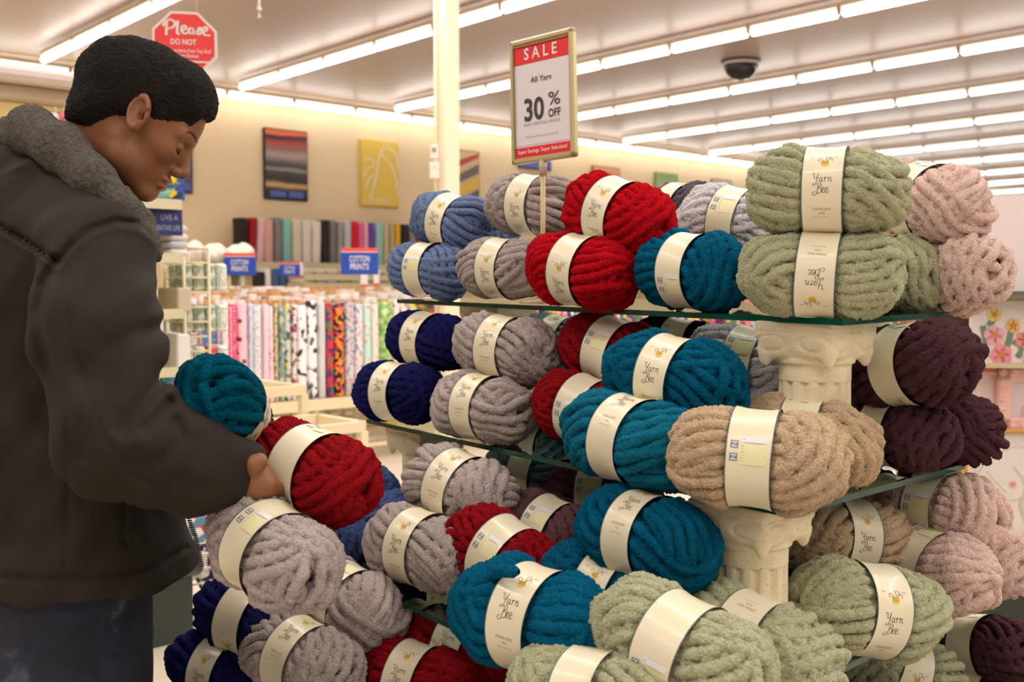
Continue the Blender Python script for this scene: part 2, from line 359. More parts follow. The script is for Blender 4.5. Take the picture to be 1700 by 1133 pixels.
def bridge(t, wd, ht):
    mw = mat('pic_white', srgb(243, 228, 188), .6); b = MB()
    for pts, wdt in (([(-.22, .12), (-.1, .5), (-.02, .95), (.06, 1.1), (.2, 1.12), (.33, .98), (.36, .7)], .05), ([(.02, .98), (.18, .85), (.3, .6), (.36, .25)], .045), ([(-.34, .55), (-.25, .7), (-.12, .78), (-.2, .9), (-.33, .84)], .04), ([(-.3, .35), (-.2, .55), (-.1, .6)], .05)):
        vs, fs = ribbon(pts, wdt); b.add([(x * wd / .78, -.012, y * ht / 1.25) for x, y in vs], fs)
    put_text(b, 'FABRIC', 0, .12, .13, -.012, 0, .01, 1.1); b.build('white_drawing', mw, t)
wallpic(598, 230, 663, 346, 'yellow wall picture with white looping lines', mat('pic_yellow', srgb(240, 208, 92), .6), (222, 196, 100), bridge)
def diag(t, wd, ht):
    for i, (c, y) in enumerate((((196, 70, 60), .95), ((120, 110, 110), .7), ((236, 200, 90), .5), ((110, 104, 110), .3), ((214, 180, 90), .12))):
        b = MB(); b.add([(-wd * .45, -.012, ht * (y - .18)), (wd * .45, -.012, ht * min(y + .1, .97)), (wd * .45, -.012, ht * max(y - .05, .1)), (-wd * .45, -.012, ht * max(y - .3, .04))], [(0, 3, 2, 1)]); b.build('stripe', mat('ds%d' % i, srgb(*c), .6), t)
wallpic(744, 246, 797, 356, 'wall picture with red and yellow diagonal bands beside the column', mat('pic_cream', srgb(216, 190, 150), .6), (120, 100, 80), diag)
def orange(t, wd, ht):
    b = MB(); b.add([(wd * .3 * math.cos(a) + .02, -.013, ht * .45 + ht * .28 * math.sin(a)) for a in np.linspace(0, 6.28, 24, endpoint=False)], [tuple(range(24))]); b.build('orange_shape', mat('pic_or', srgb(236, 120, 60), .6), t)
    b = MB(); b.box((0, -.013, ht * .1), (wd * .8, .006, ht * .1)); b.build('caption_panel', mat('cap_blue', srgb(88, 104, 190)), t)
wallpic(262, 205, 321, 322, 'dark wall picture with an orange shape, half hidden behind the face', mat('pic_dk', srgb(92, 82, 112), .6), (40, 38, 48), orange)
wallpic(862, 262, 916, 284, 'blue wall picture below the sale sign', mat('pic_blue', srgb(92, 112, 190), .6), (60, 70, 120))
wallpic(984, 274, 1030, 330, 'orange and cream wall picture above the red skein', stripes('pic_oc', [(.1, (226, 190, 150)), (.5, (232, 150, 96)), (.9, (214, 170, 130))], .6), (150, 120, 90))
wallpic(1088, 285, 1126, 340, 'small green and blue framed wall picture', stripes('pic_gb', [(.2, (150, 190, 200)), (.7, (180, 196, 150)), (1, (140, 170, 110))]), (130, 160, 100))
wallpic(1182, 296, 1216, 350, 'small grey framed wall picture with pale flower', stripes('pic_gy', [(.2, (196, 160, 150)), (.7, (214, 200, 196)), (1, (190, 180, 180))]), (150, 140, 135))
# ------------------------------------------------------------------ cloth along the wall
M_shelf = mat('shelf_cream', srgb(214, 204, 168), .5); M_cream = mat('metal_cream', srgb(222, 208, 172), .45); M_board = mat('board_white', srgb(226, 214, 198), .55)
rnd = random.Random(4)
def roundbolt(wd, dp, ht, lean=0., cap=True):
    """a folded length of cloth on a board, standing on end; its fold shows as a soft step"""
    b = MB(); k = 20; rings = []
    for iz, z in enumerate((0, .012, ht * .3, ht * .65, ht - .012, ht)):
        q = .93 if iz in (0, 5) else 1; r = []
        for j in range(k):
            a = 2 * math.pi * j / k; e = .42
            x = math.copysign(abs(math.cos(a)) ** e, math.cos(a)) * wd / 2 * q; y = math.copysign(abs(math.sin(a)) ** .6, math.sin(a)) * dp / 2 * q
            x *= 1 + .05 * math.sin(3 * a + z * 9); r.append((x + lean * z, y, z))
        rings.append(r)
    vs = [p for r in rings for p in r]; fs = [(i * k + j, i * k + (j + 1) % k, (i + 1) * k + (j + 1) % k, (i + 1) * k + j) for i in range(5) for j in range(k)]
    fs += [tuple(range(k - 1, -1, -1)), tuple(range(5 * k, 6 * k))]; b.add(vs, fs); return b
def cloth(kind, c1, c2=None, c3=None, scale=30):
    return patmat('cloth_%s_%s_%s_%s_%g' % (kind, '_'.join(map(str, c1)), '_'.join(map(str, c2 or ())), '_'.join(map(str, c3 or ())), scale), kind, c1, c2 or c1, c3, scale)
WB = [(392, 406, (38, 34, 34), 'black'), (406, 419, (160, 20, 30), 'dark red'), (419, 432, (238, 196, 204), 'pale pink, leaning'), (432, 449, (222, 176, 160), 'dusty rose'), (449, 463, (140, 134, 138), 'mottled mid grey'), (463, 479, (140, 204, 194), 'aqua green'),
      (479, 496, (228, 216, 198), 'cream'), (496, 512, (234, 226, 214), 'off-white'), (512, 527, (238, 232, 224), 'white next to a black one'), (527, 541, (44, 40, 42), 'black, between white and grey'), (541, 553, (132, 128, 130), 'slate grey'), (553, 564, (164, 162, 156), 'grey green'),
      (564, 577, (204, 204, 212), 'pale lilac grey'), (577, 588, (226, 30, 44), 'bright red'), (588, 597, (240, 110, 164), 'hot pink'), (597, 606, (244, 180, 200), 'light pink'), (606, 616, (112, 74, 176), 'purple'), (616, 630, (164, 212, 204), 'light aqua'), (630, 640, (208, 192, 158), 'beige'), (640, 649, (196, 178, 140), 'tan'),
      (649, 658, (240, 180, 40), 'mustard yellow'), (658, 673, (40, 36, 38), 'black, beside mustard yellow'), (673, 684, (150, 140, 144), 'taupe grey'), (684, 697, (180, 60, 60), 'brick red')]
shelf_z = PU(470, 437, WU - .5).z
for i, (x0, x1, c, nm) in enumerate(WB):
    a = PU(x0, 437, WU - .42); b = PU(x1, 437, WU - .42); wd = (b - a).length * .94; mid = (a + b) / 2
    ht = PU(x0, 361 + (x0 - 392) * .045, WU - .42).z - shelf_z
    t = roundbolt(wd, .3, ht + rnd.uniform(-.02, .02), lean=.05 if 'leaning' in nm or 'dark red' in nm else rnd.uniform(-.012, .02)).build('fabric_bolt', cloth('plain', c), None, True, (mid.x, mid.y, shelf_z))
    t.rotation_euler.z = rv; tag(t, nm + ' plain bolt on the shelf along the cream wall', 'fabric bolt', 'plain bolts on the wall shelf')
def shelfrun(px0, px1, py, u, dep, z=None, label='', th=.06, cat='shelf'):
    a = PU(px0, py, u); b = PU(px1, py, u); va = a.x * V[0] + a.y * V[1]; vb = b.x * V[0] + b.y * V[1]; zz = a.z if z is None else z
    t = thing('cloth_shelf', label, cat, UV(u, (va + vb) / 2, 0), rv)
    MB().box((0, dep / 2, zz - th / 2), (vb - va, dep, th)).build('shelf_board', M_shelf, t); MB().box((0, -.005, zz - th / 2 - .02), (vb - va, .03, th + .06)).build('shelf_lip', M_shelf, t)
    n = 5
    b = MB()
    for i in range(n): b.box((-(vb - va) / 2 + (vb - va) * (i + .5) / n, dep / 2, zz / 2 - .03), (.04, dep * .8, zz - .08))
    b.build('upright', M_shelf, t); return t, va, vb, zz
shelfrun(388, 1250, 437, WU - .62, .6, shelf_z, 'long cream wall shelf carrying the plain cloth bolts')
# folded cloth, second shelf level
for i, (x0, x1, y0, y1, c, nm) in enumerate([(425, 433, 452, 482, (34, 30, 32), 'black'), (433, 444, 446, 482, (232, 228, 224), 'white'), (444, 458, 447, 484, (72, 98, 142), 'denim blue'), (458, 472, 446, 484, (70, 104, 140), 'steel blue'), (472, 480, 448, 482, (222, 160, 150), 'salmon'), (482, 500, 464, 482, (214, 70, 90), 'pink and red print')]):
    a = PU(x0, y1, WU - 1.4); b = PU(x1, y1, WU - 1.4); mid = (a + b) / 2; zb = 1.0; ht = PU(x0, y0, WU - 1.4).z - zb
    t = roundbolt((b - a).length, .3, ht).build('fabric_bolt', cloth('plain', c), None, True, (mid.x, mid.y, zb)); t.rotation_euler.z = rv
    tag(t, nm + ' cloth bolt standing on the lower rack between the print signs', 'fabric bolt', 'bolts on the lower rack')
rk = thing('cloth_rack', 'low cream rack under the blue and black cloth bolts, far behind the print signs', 'rack', UV(WU - 1.4, (PU(425, 482, WU - 1.4) - PU(500, 482, WU - 1.4)).length / 2 * 0 + PU(460, 482, WU - 1.4).dot(Vector(V)), 0), rv)
MB().box((0, 0, .96), (2.0, .5, .08)).build('rack_top', M_shelf, rk); MB().box((-.9, 0, .46), (.06, .45, .92)).box((.9, 0, .46), (.06, .45, .92)).build('rack_side', M_shelf, rk)
# stacks of folded pale cloth on two green-cream shelves, right of the small sign
u = WU - 2.2; t, va, vb, zu = shelfrun(505, 740, 457, u, .5, PU(560, 457, u).z, 'greenish cream double shelf with folded pale cloth, behind the tallest print sign', .03)
zl_ = PU(560, 471, u).z; MB().box((0, .25, zl_ - .015), (vb - va, .5, .03)).build('shelf_board', M_shelf, t); MB().box((0, -.005, zl_ - .035), (vb - va, .03, .09)).build('shelf_lip', M_shelf, t)
for lv, (zz, nm) in enumerate(((zu, 'upper'), (zl_, 'lower'))):
    for j in range(13):
        v = va + (vb - va) * (j + .5) / 13; wd = (vb - va) / 13 * .94; h = .085 if lv else .1
        b = MB().box((0, .22, h / 2), (wd, .4, h), bev=.03); cc = rnd.choice([(214, 206, 188), (202, 192, 172), (224, 216, 202), (196, 188, 176)])
        f = b.build('folded_cloth', cloth('plain', cc), None, True, UV(u, v, zz)); f.rotation_euler.z = rv; tag(f, 'pale folded cloth on the %s of the greenish shelves behind the print sign' % nm, 'cloth', 'folded cloth on the %s greenish shelf' % nm)
# white bundles on a nearer shelf
u = 3.3 * HL; t, va, vb, zz = shelfrun(300, 418, 437, u, .5, PU(360, 437, u).z, 'cream shelf with rolled white bundles above the wire rack', .05)
for i, (x0, x1, h) in enumerate(((332, 372, .2), (372, 418, .21), (300, 334, .22))):
    a, b_ = PU(x0, 437, u), PU(x1, 437, u); wd = (b_ - a).length; mid = (a + b_) / 2
    v_, q_ = None, None; X, Y, Z, pp = grid((-wd / 2 - .03, -.17, -.02), (wd / 2 + .03, .17, .27), .012)
    d = smin(sell(pp, (0, 0, h * .45), (wd / 2, .14, h * .5)), sell(pp, (wd * .15, -.02, h * .55), (wd * .33, .13, h * .5)), .03) + .012 * np.sin(pp[0] * 31 + i) * np.sin(pp[2] * 40 + pp[0] * 20)
    vv, qq = sn(np.maximum(d, -pp[2]), X, Y, Z); o = link('cloth_bundle', npmesh('bundle', vv, qq, cloth('plain', (236, 228, 216))), None, (mid.x, mid.y, zz)); o.rotation_euler.z = rv
    tag(o, ['rolled white cloth bundle over the left end of the blue print signs', 'large white cloth bundle just above the left blue print sign', 'white cloth bundle above the wire rack'][i], 'cloth')

# ------------------------------------------------------------------ cotton prints on their rack
UB = 8.35 * .887                                  # front row
fb = [(345, 350, 'dots', (70, 120, 190), (230, 150, 120), None, 22, 'blue print with orange dots at the left end'), (350, 358, 'dots', (120, 160, 200), (226, 150, 150), None, 20, 'light blue with coral spots'),
 (358, 372, 'blot', (232, 222, 222), (214, 196, 204), None, 40, 'white with faint lines, between blue and dotted pink'), (372, 386, 'dots', (236, 60, 120), (250, 225, 230), None, 42, 'hot pink with white polka dots'), (386, 404, 'spot', (243, 190, 204), (120, 50, 50), None, 16, 'pale pink with small brown ladybird-like marks'),
 (404, 411, 'blot', (190, 208, 230), (230, 230, 236), None, 30, 'narrow pale blue'), (411, 427, 'blot', (226, 222, 224), (176, 172, 178), None, 60, 'white with thin grey lines'), (427, 438, 'plain', (236, 204, 220), None, None, 1, 'plain lilac pink'),
 (438, 446, 'spot', (240, 214, 220), (230, 90, 110), None, 30, 'white pink with red sprigs'), (446, 453, 'blot', (210, 190, 150), (90, 96, 90), None, 40, 'narrow beige and grey print'), (453, 464, 'blot', (130, 160, 150), (96, 116, 120), (206, 200, 170), 30, 'grey green foliage'),
 (464, 475, 'blot', (200, 206, 206), (80, 80, 90), (226, 200, 90), 26, 'pale grey with yellow flowers'), (475, 484, 'blot', (230, 220, 220), (40, 34, 38), (170, 20, 50), 34, 'black white and red'), (484, 502, 'blot', (240, 236, 238), (44, 42, 50), None, 13, 'white with bold black newspaper figures'),
 (502, 519, 'blot', (244, 240, 242), (92, 90, 98), (40, 40, 46), 11, 'white with grey photo-like blocks'), (519, 532, 'plain', (206, 204, 206), None, None, 1, 'plain light grey'), (532, 546, 'multi', (110, 40, 120), (200, 60, 70), (70, 130, 80), 34, 'purple and red bright floral'),
 (546, 563, 'multi', (28, 24, 34), (240, 150, 30), (214, 50, 110), 40, 'black with orange and magenta flowers'), (563, 580, 'spot', (206, 202, 206), (206, 60, 70), (100, 120, 170), 40, 'grey with small red and blue flowers'), (580, 595, 'spot', (234, 222, 222), (226, 80, 70), (130, 150, 190), 36, 'white with red and blue flowers'),
 (595, 608, 'spot', (192, 226, 216), (236, 150, 160), None, 18, 'mint with rare pink roses'), (608, 621, 'spot', (224, 222, 206), (236, 170, 180), None, 22, 'cream with faint pink sprigs'), (621, 643, 'blot', (150, 190, 112), (96, 150, 70), (210, 224, 180), 28, 'green leafy'),
 (643, 655, 'spot', (236, 222, 220), (196, 50, 60), None, 26, 'white with red sprigs right of the green one'), (655, 668, 'blot', (230, 226, 220), (70, 70, 80), (200, 150, 90), 24, 'white with grey rings')]
zt = PU(500, 503, UB).z; zb = PU(560, 657, UB).z
for (x0, x1, kd, c1, c2, c3, sc, nm) in fb:
    a, b_ = PU(x0, 600, UB), PU(x1, 600, UB); mid = (a + b_) / 2
    t = roundbolt((b_ - a).length * .93, .2, zt - zb + rnd.uniform(-.02, .015), lean=rnd.uniform(-.01, .01)).build('fabric_bolt', cloth(kd, c1, c2, c3, sc), None, True, (mid.x, mid.y, zb)); t.rotation_euler.z = rv
    tag(t, nm + ' cotton bolt, front row', 'fabric bolt', 'cotton print bolts in the front row')
    b = MB().box((0, 0, zt - zb + .01), ((b_ - a).length * .55, .15, .03)); b.build('bolt_board', mat('cardboard' if rnd.random() < .5 else 'board_end', srgb(206, 160, 110) if 'cardboard' not in MATS else srgb(232, 220, 208), .8), t)
v0 = PU(343, 600, UB).dot(Vector(V)); v1 = PU(668, 600, UB).dot(Vector(V)); v2 = PU(1262, 540, UB).dot(Vector(V))
def rack(u, va, vb, z, label, dep=.34):
    t = thing('bolt_rack', label, 'rack', UV(u, (va + vb) / 2, 0), rv); L = vb - va
    MB().box((0, 0, z - .03), (L, dep, .05)).build('rack_deck', M_board, t); MB().box((0, -dep / 2 - .01, z - .04), (L, .02, .09)).build('rack_lip', M_cream, t)
    n = max(2, int(L / .9)); 
    for i in range(n + 1):
        for s in (-1, 1): MB().box((-L / 2 + .03 + (L - .06) * i / n, s * (dep / 2 - .03), (z - .05) / 2), (.045, .045, z - .05)).build('leg', M_cream, t)
    MB().box((0, -dep / 2 + .03, .12), (L - .08, .03, .03)).box((0, dep / 2 - .03, .12), (L - .08, .03, .03)).build('rail', M_cream, t); return t
rack(UB, v0 - .1, v1, zb, 'cream rack with white deck holding the front row of cotton print bolts')
# bright bolts seen between the two upper glass shelves
PAL = [(196, 40, 60), (40, 60, 130), (236, 200, 60), (230, 226, 222), (90, 40, 100), (40, 110, 110), (220, 110, 50), (28, 24, 30), (140, 30, 50), (200, 210, 220), (60, 130, 70), (236, 150, 170)]
v = v1 + .02; i = 0
while v < v2:
    wd = rnd.uniform(.075, .13); c1, c2, c3 = rnd.sample(PAL, 3)
    t = roundbolt(wd * .93, .2, zt - zb + rnd.uniform(-.03, .01)).build('fabric_bolt', cloth(rnd.choice(['multi', 'spot', 'blot', 'multi']), c1, c2, c3, 30), None, True, UV(UB, v + wd / 2, zb)); t.rotation_euler.z = rv
    tag(t, 'bright printed bolt seen in the gap under the top glass shelf', 'fabric bolt', 'bright bolts behind the yarn display'); v += wd; i += 1
rack(UB, v1 + .01, v2, zb, 'cream rack of bright printed bolts directly behind the yarn display')
# tops of the rows behind
for row in range(3):
    u = UB + .75 + .75 * row; va = v0 + .1 * row - .4 * (row + 1) * 0; z_ = zb + .1 * row * 0; vv_ = v0 - .15 + .35 * row; vend = v1 + .9 + .3 * row; zr = HC + .006 * 0 - .0 + .0
    top = PU(500, 492 - 5 * row, u).z; zl = top - .7
    rack(u, vv_, vend, zl, ['cream rack behind the front row of cotton prints', 'second cream rack behind the cotton prints', 'third cream rack, farthest of the cotton print racks'][row], .3)
    while vv_ < vend - .15:
        wd = rnd.uniform(.07, .15); c = rnd.choice([(238, 230, 226), (232, 214, 210), (226, 222, 228), (240, 206, 212), (220, 200, 180), (206, 214, 206)]); c2 = rnd.choice([(222, 170, 180), (180, 170, 190), (210, 190, 160), (150, 160, 180)])
        t = roundbolt(wd * .92, .2, .7 + rnd.uniform(-.03, .03)).build('fabric_bolt', cloth('spot', c, c2, None, 20), None, True, UV(u, vv_ + wd / 2, zl)); t.rotation_euler.z = rv
        MB().box((0, 0, .72), (wd * .6, .16, .04)).build('bolt_board', mat('cardboard', srgb(206, 160, 110), .8) if rnd.random() < .45 else mat('board_end', srgb(236, 224, 214), .8), t)
        tag(t, 'pale bolt showing only its top, %s row behind the front cotton prints' % ['nearest', 'middle', 'farthest'][row], 'fabric bolt', 'bolts in the %s row behind the cotton prints' % ['nearest', 'middle', 'farthest'][row]); vv_ += wd
# cotton print signs on sticks
def sign(px, py, wpx, hpx, Y, label, zfoot, rz=0.):
    p = P(px, py, Y); W_ = wpx / F * Y; H_ = hpx / F * Y; t = thing('print_sign', label, 'sign', p, rz, 'cotton prints signs')
    MB().box((0, 0, 0), (W_, .012, H_), bev=.004).build('sign_board', mat('sign_blue', srgb(24, 72, 176), .5), t)
    MB().box((0, -.0075, H_ * .43), (W_ * .98, .004, H_ * .13)).build('red_band', mat('sign_red', srgb(236, 80, 50), .5), t)
    MB().box((0, -.0073, H_ * .345), (W_ * .98, .004, H_ * .03)).build('white_line', mat('sign_white', srgb(232, 226, 232), .5), t)
    b = MB(); put_fit(b, 'COTTON', 0, H_ * .09, W_ * .54, H_ * .235, -.0085, 0, .012); put_fit(b, 'PRINTS', 0, -H_ * .2, W_ * .5, H_ * .235, -.0085, 0, .012); b.build('lettering', mat('sign_white', srgb(232, 226, 232), .5), t)
    MB().tube([(0, .01, -H_ / 2 + .02), (0, .01, zfoot - p.z)], .006, 6).build('stick', mat('stick_grey', srgb(170, 165, 160), .4, .5), t); return t
sign(597, 434, 62, 44, 8.45, 'largest blue and red COTTON PRINTS sign, on a stick above the floral bolts', zt + .04)
sign(398, 439, 54, 37, 9.3, 'blue and red COTTON PRINTS sign just left of the dark bolts, above the pink bolts', zt + .04)
sign(481, 447, 34, 24, 11.8, 'smallest COTTON PRINTS sign, far between the two larger ones', 1.33)
sign(371, 441, 32, 24, 11.4, 'small COTTON PRINTS sign mostly hidden behind the left larger sign', 1.33)
for (px, py, w_, h_, Y, nm) in ((497, 449, 12, 26, 12.0, 'white price card with red edge behind the smallest cotton sign'), (604, 466, 13, 20, 9.6, 'white price card with red foot hanging below the largest cotton sign'), (625, 462, 9, 26, 9.6, 'slanted pale tag right of the largest cotton sign')):
    p = P(px, py, Y); t = thing('price_card', nm, 'sign', p); a_, b_ = w_ / F * Y, h_ / F * Y
    MB().box((0, 0, 0), (a_, .006, b_)).build('card', mat('card_white', srgb(238, 226, 224), .5), t); MB().box((0, -.005, -b_ * .4), (a_, .004, b_ * .16)).build('red_edge', mat('sign_red', srgb(236, 80, 50)), t)
    MB().tube([(0, .006, -b_ / 2), (0, .006, zt + .0 - p.z)], .003, 6).build('stick', mat('stick_grey', srgb(170, 165, 160)), t)
# low cream table frames in front of the prints
def frame(px, py, Lu, Lv, z, label, nm='table_frame'):
    p = PZ(px, py, z); t = thing(nm, label, 'table', (p.x, p.y, 0), ru)           # local x = away to the left, local y = to the near left
    b = MB().box((Lu / 2, 0, z - .03), (Lu, .05, .06)).box((Lu / 2, Lv, z - .03), (Lu, .05, .06)).box((0, Lv / 2, z - .03), (.05, Lv, .06)).box((Lu, Lv / 2, z - .03), (.05, Lv, .06)); b.build('top_rail', M_cream, t)
    for x in (0, Lu):
        for y in (0, Lv): MB().box((x, y, (z - .06) / 2), (.05, .05, z - .06)).build('leg', M_cream, t)
    MB().box((Lu / 2, 0, .28), (Lu, .03, .03)).box((Lu / 2, Lv, .28), (Lu, .03, .03)).box((0, Lv / 2, .28), (.03, Lv, .03)).build('stretcher', M_cream, t); return t
frame(503, 640, 1.25, 1.1, .80, 'bare cream metal table frame left of the navy skeins, in front of the cotton prints')
frame(602, 700, .5, .9, .62, 'low cream metal table frame between the held red skein and the navy skeins')

# ------------------------------------------------------------------ shelving unit behind the man
UG = 4.42; VE = PU(302, 400, UG - .39).dot(Vector(V)); VR = PU(306, 500, UG - .2).dot(Vector(V))
g = thing('shelving_unit', 'cream pegboard shelving unit with dark green base standing behind the man', 'shelf', UV(UG, VE, 0), rv)   # local -x along the unit, local -y towards the aisle
M_peg = mat('pegboard', srgb(226, 196, 140), .7); GL = 4.2
b = MB().box((-GL / 2, 0, 1.15), (GL, .03, 2.1)); b.build('pegboard', M_peg, g)
b = MB()
for i in range(70):
    for j in range(14): b.lathe([(.0032, 0), (.0032, .001)], (0, 0, 0), 6) if False else None
hol = MB()
for i in range(78):
    for j in range(10):
        x = -.9 - i * .0254 * 1.15; z = 2.135 - j * .0254 * 1.15; hol.add([(x + .0042 * math.cos(a), -.0155, z + .0042 * math.sin(a)) for a in np.linspace(0, 2 * math.pi, 8, endpoint=False)], [tuple(range(8))])
hol.build('peg_hole', mat('hole_dark', srgb(60, 46, 34), .9), g)
MB().box((-GL / 2, -.01, 2.19), (GL, .06, .065), bev=.01).build('top_rail', mat('rail_tan', srgb(202, 180, 150), .5), g)
MB().box((0, 0, 1.1), (.04, .05, 2.2)).build('end_upright', M_shelf, g)
MB().box((-GL / 2, -.22, .13), (GL, .44, .26)).build('base_kick', mat('base_green', srgb(40, 52, 42), .35), g)
MB().tube([(-GL, -.43, .29), (.02, -.43, .29)], .035, 10).tube([(.02, -.43, .29), (.02, 0, .29)], .035, 10).box((-GL / 2, -.22, .285), (GL, .43, .06)).build('base_rim', mat('base_green2', srgb(44, 60, 50), .3), g, True)
MB().box((-GL / 2, -.21, .345), (GL, .42, .05)).build('base_deck', M_shelf, g)
shz = [PU(300, y, UG - .3).z for y in (345, 432, 522, 616, 712)]
for z in shz + [.0][:0]: 
    MB().box((-GL / 2, -.2, z), (GL, .38, .022)).box((-GL / 2, -.39, z + .004), (GL, .014, .04)).build('shelf', M_shelf, g)
def onshelf(px0, px1, py0, sh, name, label, cat, m, parts=None, dep=.2, yoff=-.25, bev=.006, group=None):
    z = shz[sh] + .011 if sh < 9 else .372; a = PU(px0, 400, UG + yoff); b = PU(px1, 400, UG + yoff); w_ = (b - a).length; h = PU((px0 + px1) / 2, py0, UG + yoff).z - z; mid = (a + b) / 2
    t = thing(name, label, cat, (mid.x, mid.y, z), rv, group); MB().box((0, 0, h / 2), (w_, dep, h), bev=bev).build('body', m, t)
    return t, w_, h
blu = mat('pack_aqua', srgb(120, 176, 176), .4)
for i, (x0, x1, y0, y1) in enumerate(((262, 300, 318, 343), (262, 300, 296, 319))):
    z = shz[0] + .012 if i == 0 else shz[0] + .085; a = PU(x0, 400, UG - .28); b_ = PU(x1, 400, UG - .28); w_ = (b_ - a).length; mid = (a + b_) / 2
    t = thing('craft_pack', ['lower pale teal bag with a yellow sun print on the shelf below the chin', 'upper blue and white bag lying on the sun-printed bag'][i], 'bag', (mid.x, mid.y, z), rv)
    MB().tube([(-w_ / 2, 0, .034), (-w_ / 2 + .02, 0, .034), (w_ / 2 - .02, 0, .034), (w_ / 2, 0, .034)], [.02, .034, .034, .02], 14).build('bag', blu, t, True)
    s = MB(); s.add([(w_ * .1 + (.03 if k % 2 else .018) * math.cos(k * math.pi / 9), -.036, .034 + (.03 if k % 2 else .018) * math.sin(k * math.pi / 9)) for k in range(18)], [tuple(range(18))]); s.build('sun_print', mat('sun_yellow', srgb(240, 200, 30), .5), t)
    MB().box((w_ * .36, -.03, .04), (.03, .02, .05)).build('blue_print', mat('pack_blue', srgb(30, 90, 170), .4), t)
t = thing('aisle_sign', 'navy angled shelf sign below the sun-printed bags', 'sign', PU(281, 366, UG - .36), rv)
MB().add([(-.09, 0, -.06), (.055, 0, -.06), (.055, 0, .12), (-.03, 0, .06), (-.09, 0, .04), (-.09, .006, -.06), (.055, .006, -.06), (.055, .006, .12), (-.03, .006, .06), (-.09, .006, .04)], [(0, 1, 2, 3, 4), (9, 8, 7, 6, 5), (0, 5, 6, 1), (1, 6, 7, 2), (2, 7, 8, 3), (3, 8, 9, 4), (4, 9, 5, 0)]).build('sign_board', mat('sign_navy', srgb(34, 40, 96), .5), t)
b = MB(); put_text(b, 'LIVE A', 0, .01, .032, -.002, 0, .01, .8); put_text(b, 'CREATIVE LIFE', -.015, -.032, .03, -.002, 0, .01, .62); b.build('lettering', mat('sign_pale', srgb(150, 155, 190), .5), t)
pale = [mat('towel_a', srgb(222, 216, 212), .8), mat('towel_b', srgb(196, 196, 200), .8)]
for j in range(4):
    a = PU(266, 420, UG - .26); b_ = PU(297, 420, UG - .26); mid = (a + b_) / 2
    t = MB().box((0, 0, .016), ((b_ - a).length, .2, .03), bev=.012).build('folded_towel', pale[j % 2], None, True, (mid.x, mid.y, shz[2 - 1] + .012 + .032 * j)); t.rotation_euler.z = rv
    tag(t, 'white folded towel, %s of the pile on the shelf under the navy sign' % ['lowest', 'second from below', 'third from below', 'topmost'][j], 'towel', 'towels under the navy sign')
onshelf(276, 299, 478, 3 - 1, 'storage_box', 'small beige box on the shelf beside the jacket front', 'box', mat('box_beige', srgb(200, 186, 160), .6))
onshelf(274, 296, 554, 3, 'white_bag', 'white paper bag on the shelf level with the jacket front', 'bag', mat('bag_white', srgb(232, 226, 222), .7))
for j in range(3):
    a = PU(276, 640, UG - .26); b_ = PU(297, 640, UG - .26); mid = (a + b_) / 2
    t = MB().box((0, 0, .014), ((b_ - a).length, .2, .026), bev=.012).build('folded_towel', pale[0], None, True, (mid.x, mid.y, shz[4] + .012 + .028 * j)); t.rotation_euler.z = rv
    tag(t, 'white folded cloth, %s of the three on the shelf above the colourful box' % ['lowest', 'middle', 'top'][j], 'towel', 'cloths above the colourful box')
a = PU(275, 660, UG - .28); b_ = PU(292, 660, UG - .28)
t = thing('puzzle_box', 'small blue red and yellow printed box beside the teal skein in hand', 'box', ((a + b_) / 2).to_tuple(), rv); t.location.z = PU(285, 664, UG - .28).z
MB().box((0, 0, .045), (.07, .06, .09)).build('box', patmat('puzzle', 'blot', (30, 150, 200), (214, 60, 60), (240, 200, 40), 22), t)
MB().box((0, .05, -.02), (.2, .3, .02)).build('tray', M_shelf, t)
# goods in the rows hanging from the pegboard, top left, and by the collar
for i, (x0, x1, c) in enumerate(((-30, 2, (230, 150, 120)), (0, 12, (232, 226, 222)), (12, 22, (70, 160, 150)), (62, 78, (206, 190, 226)), (78, 96, (236, 232, 226)), (96, 108, (240, 130, 150)))):
    y0 = 186 if i > 2 else 196; a = PU(x0, y0, UG - .1); b_ = PU(x1, y0, UG - .1); mid = (a + b_) / 2; h = .16
    t = thing('hanging_pack', ['orange', 'white', 'teal', 'lilac', 'cream', 'pink'][i] + ' craft pack hanging on the pegboard ' + ('at the left edge of the picture' if i < 3 else 'behind the nape'), 'packet', (mid.x, mid.y, a.z), rv)
    MB().box((0, 0, -h / 2), ((b_ - a).length, .03, h), bev=.008).build('packet', patmat('pk%d' % i, 'blot', c, tuple(int(q * .75) for q in c), None, 30), t)
    MB().tube([(0, .1, .005), (0, -.03, .005), (0, -.035, .02)], .003, 6).build('hook', M_cream, t)
tb = MB().box((0, 0, .03), (.7, .3, .06), bev=.02).build('flat_box', mat('box_lilac', srgb(222, 206, 204), .6), None, False, PU(98, 141, UG + .02)); tb.rotation_euler.z = rv; tb.location.z = 2.222; tag(tb, 'pale flat box lying on top of the shelving unit behind the hair', 'box')
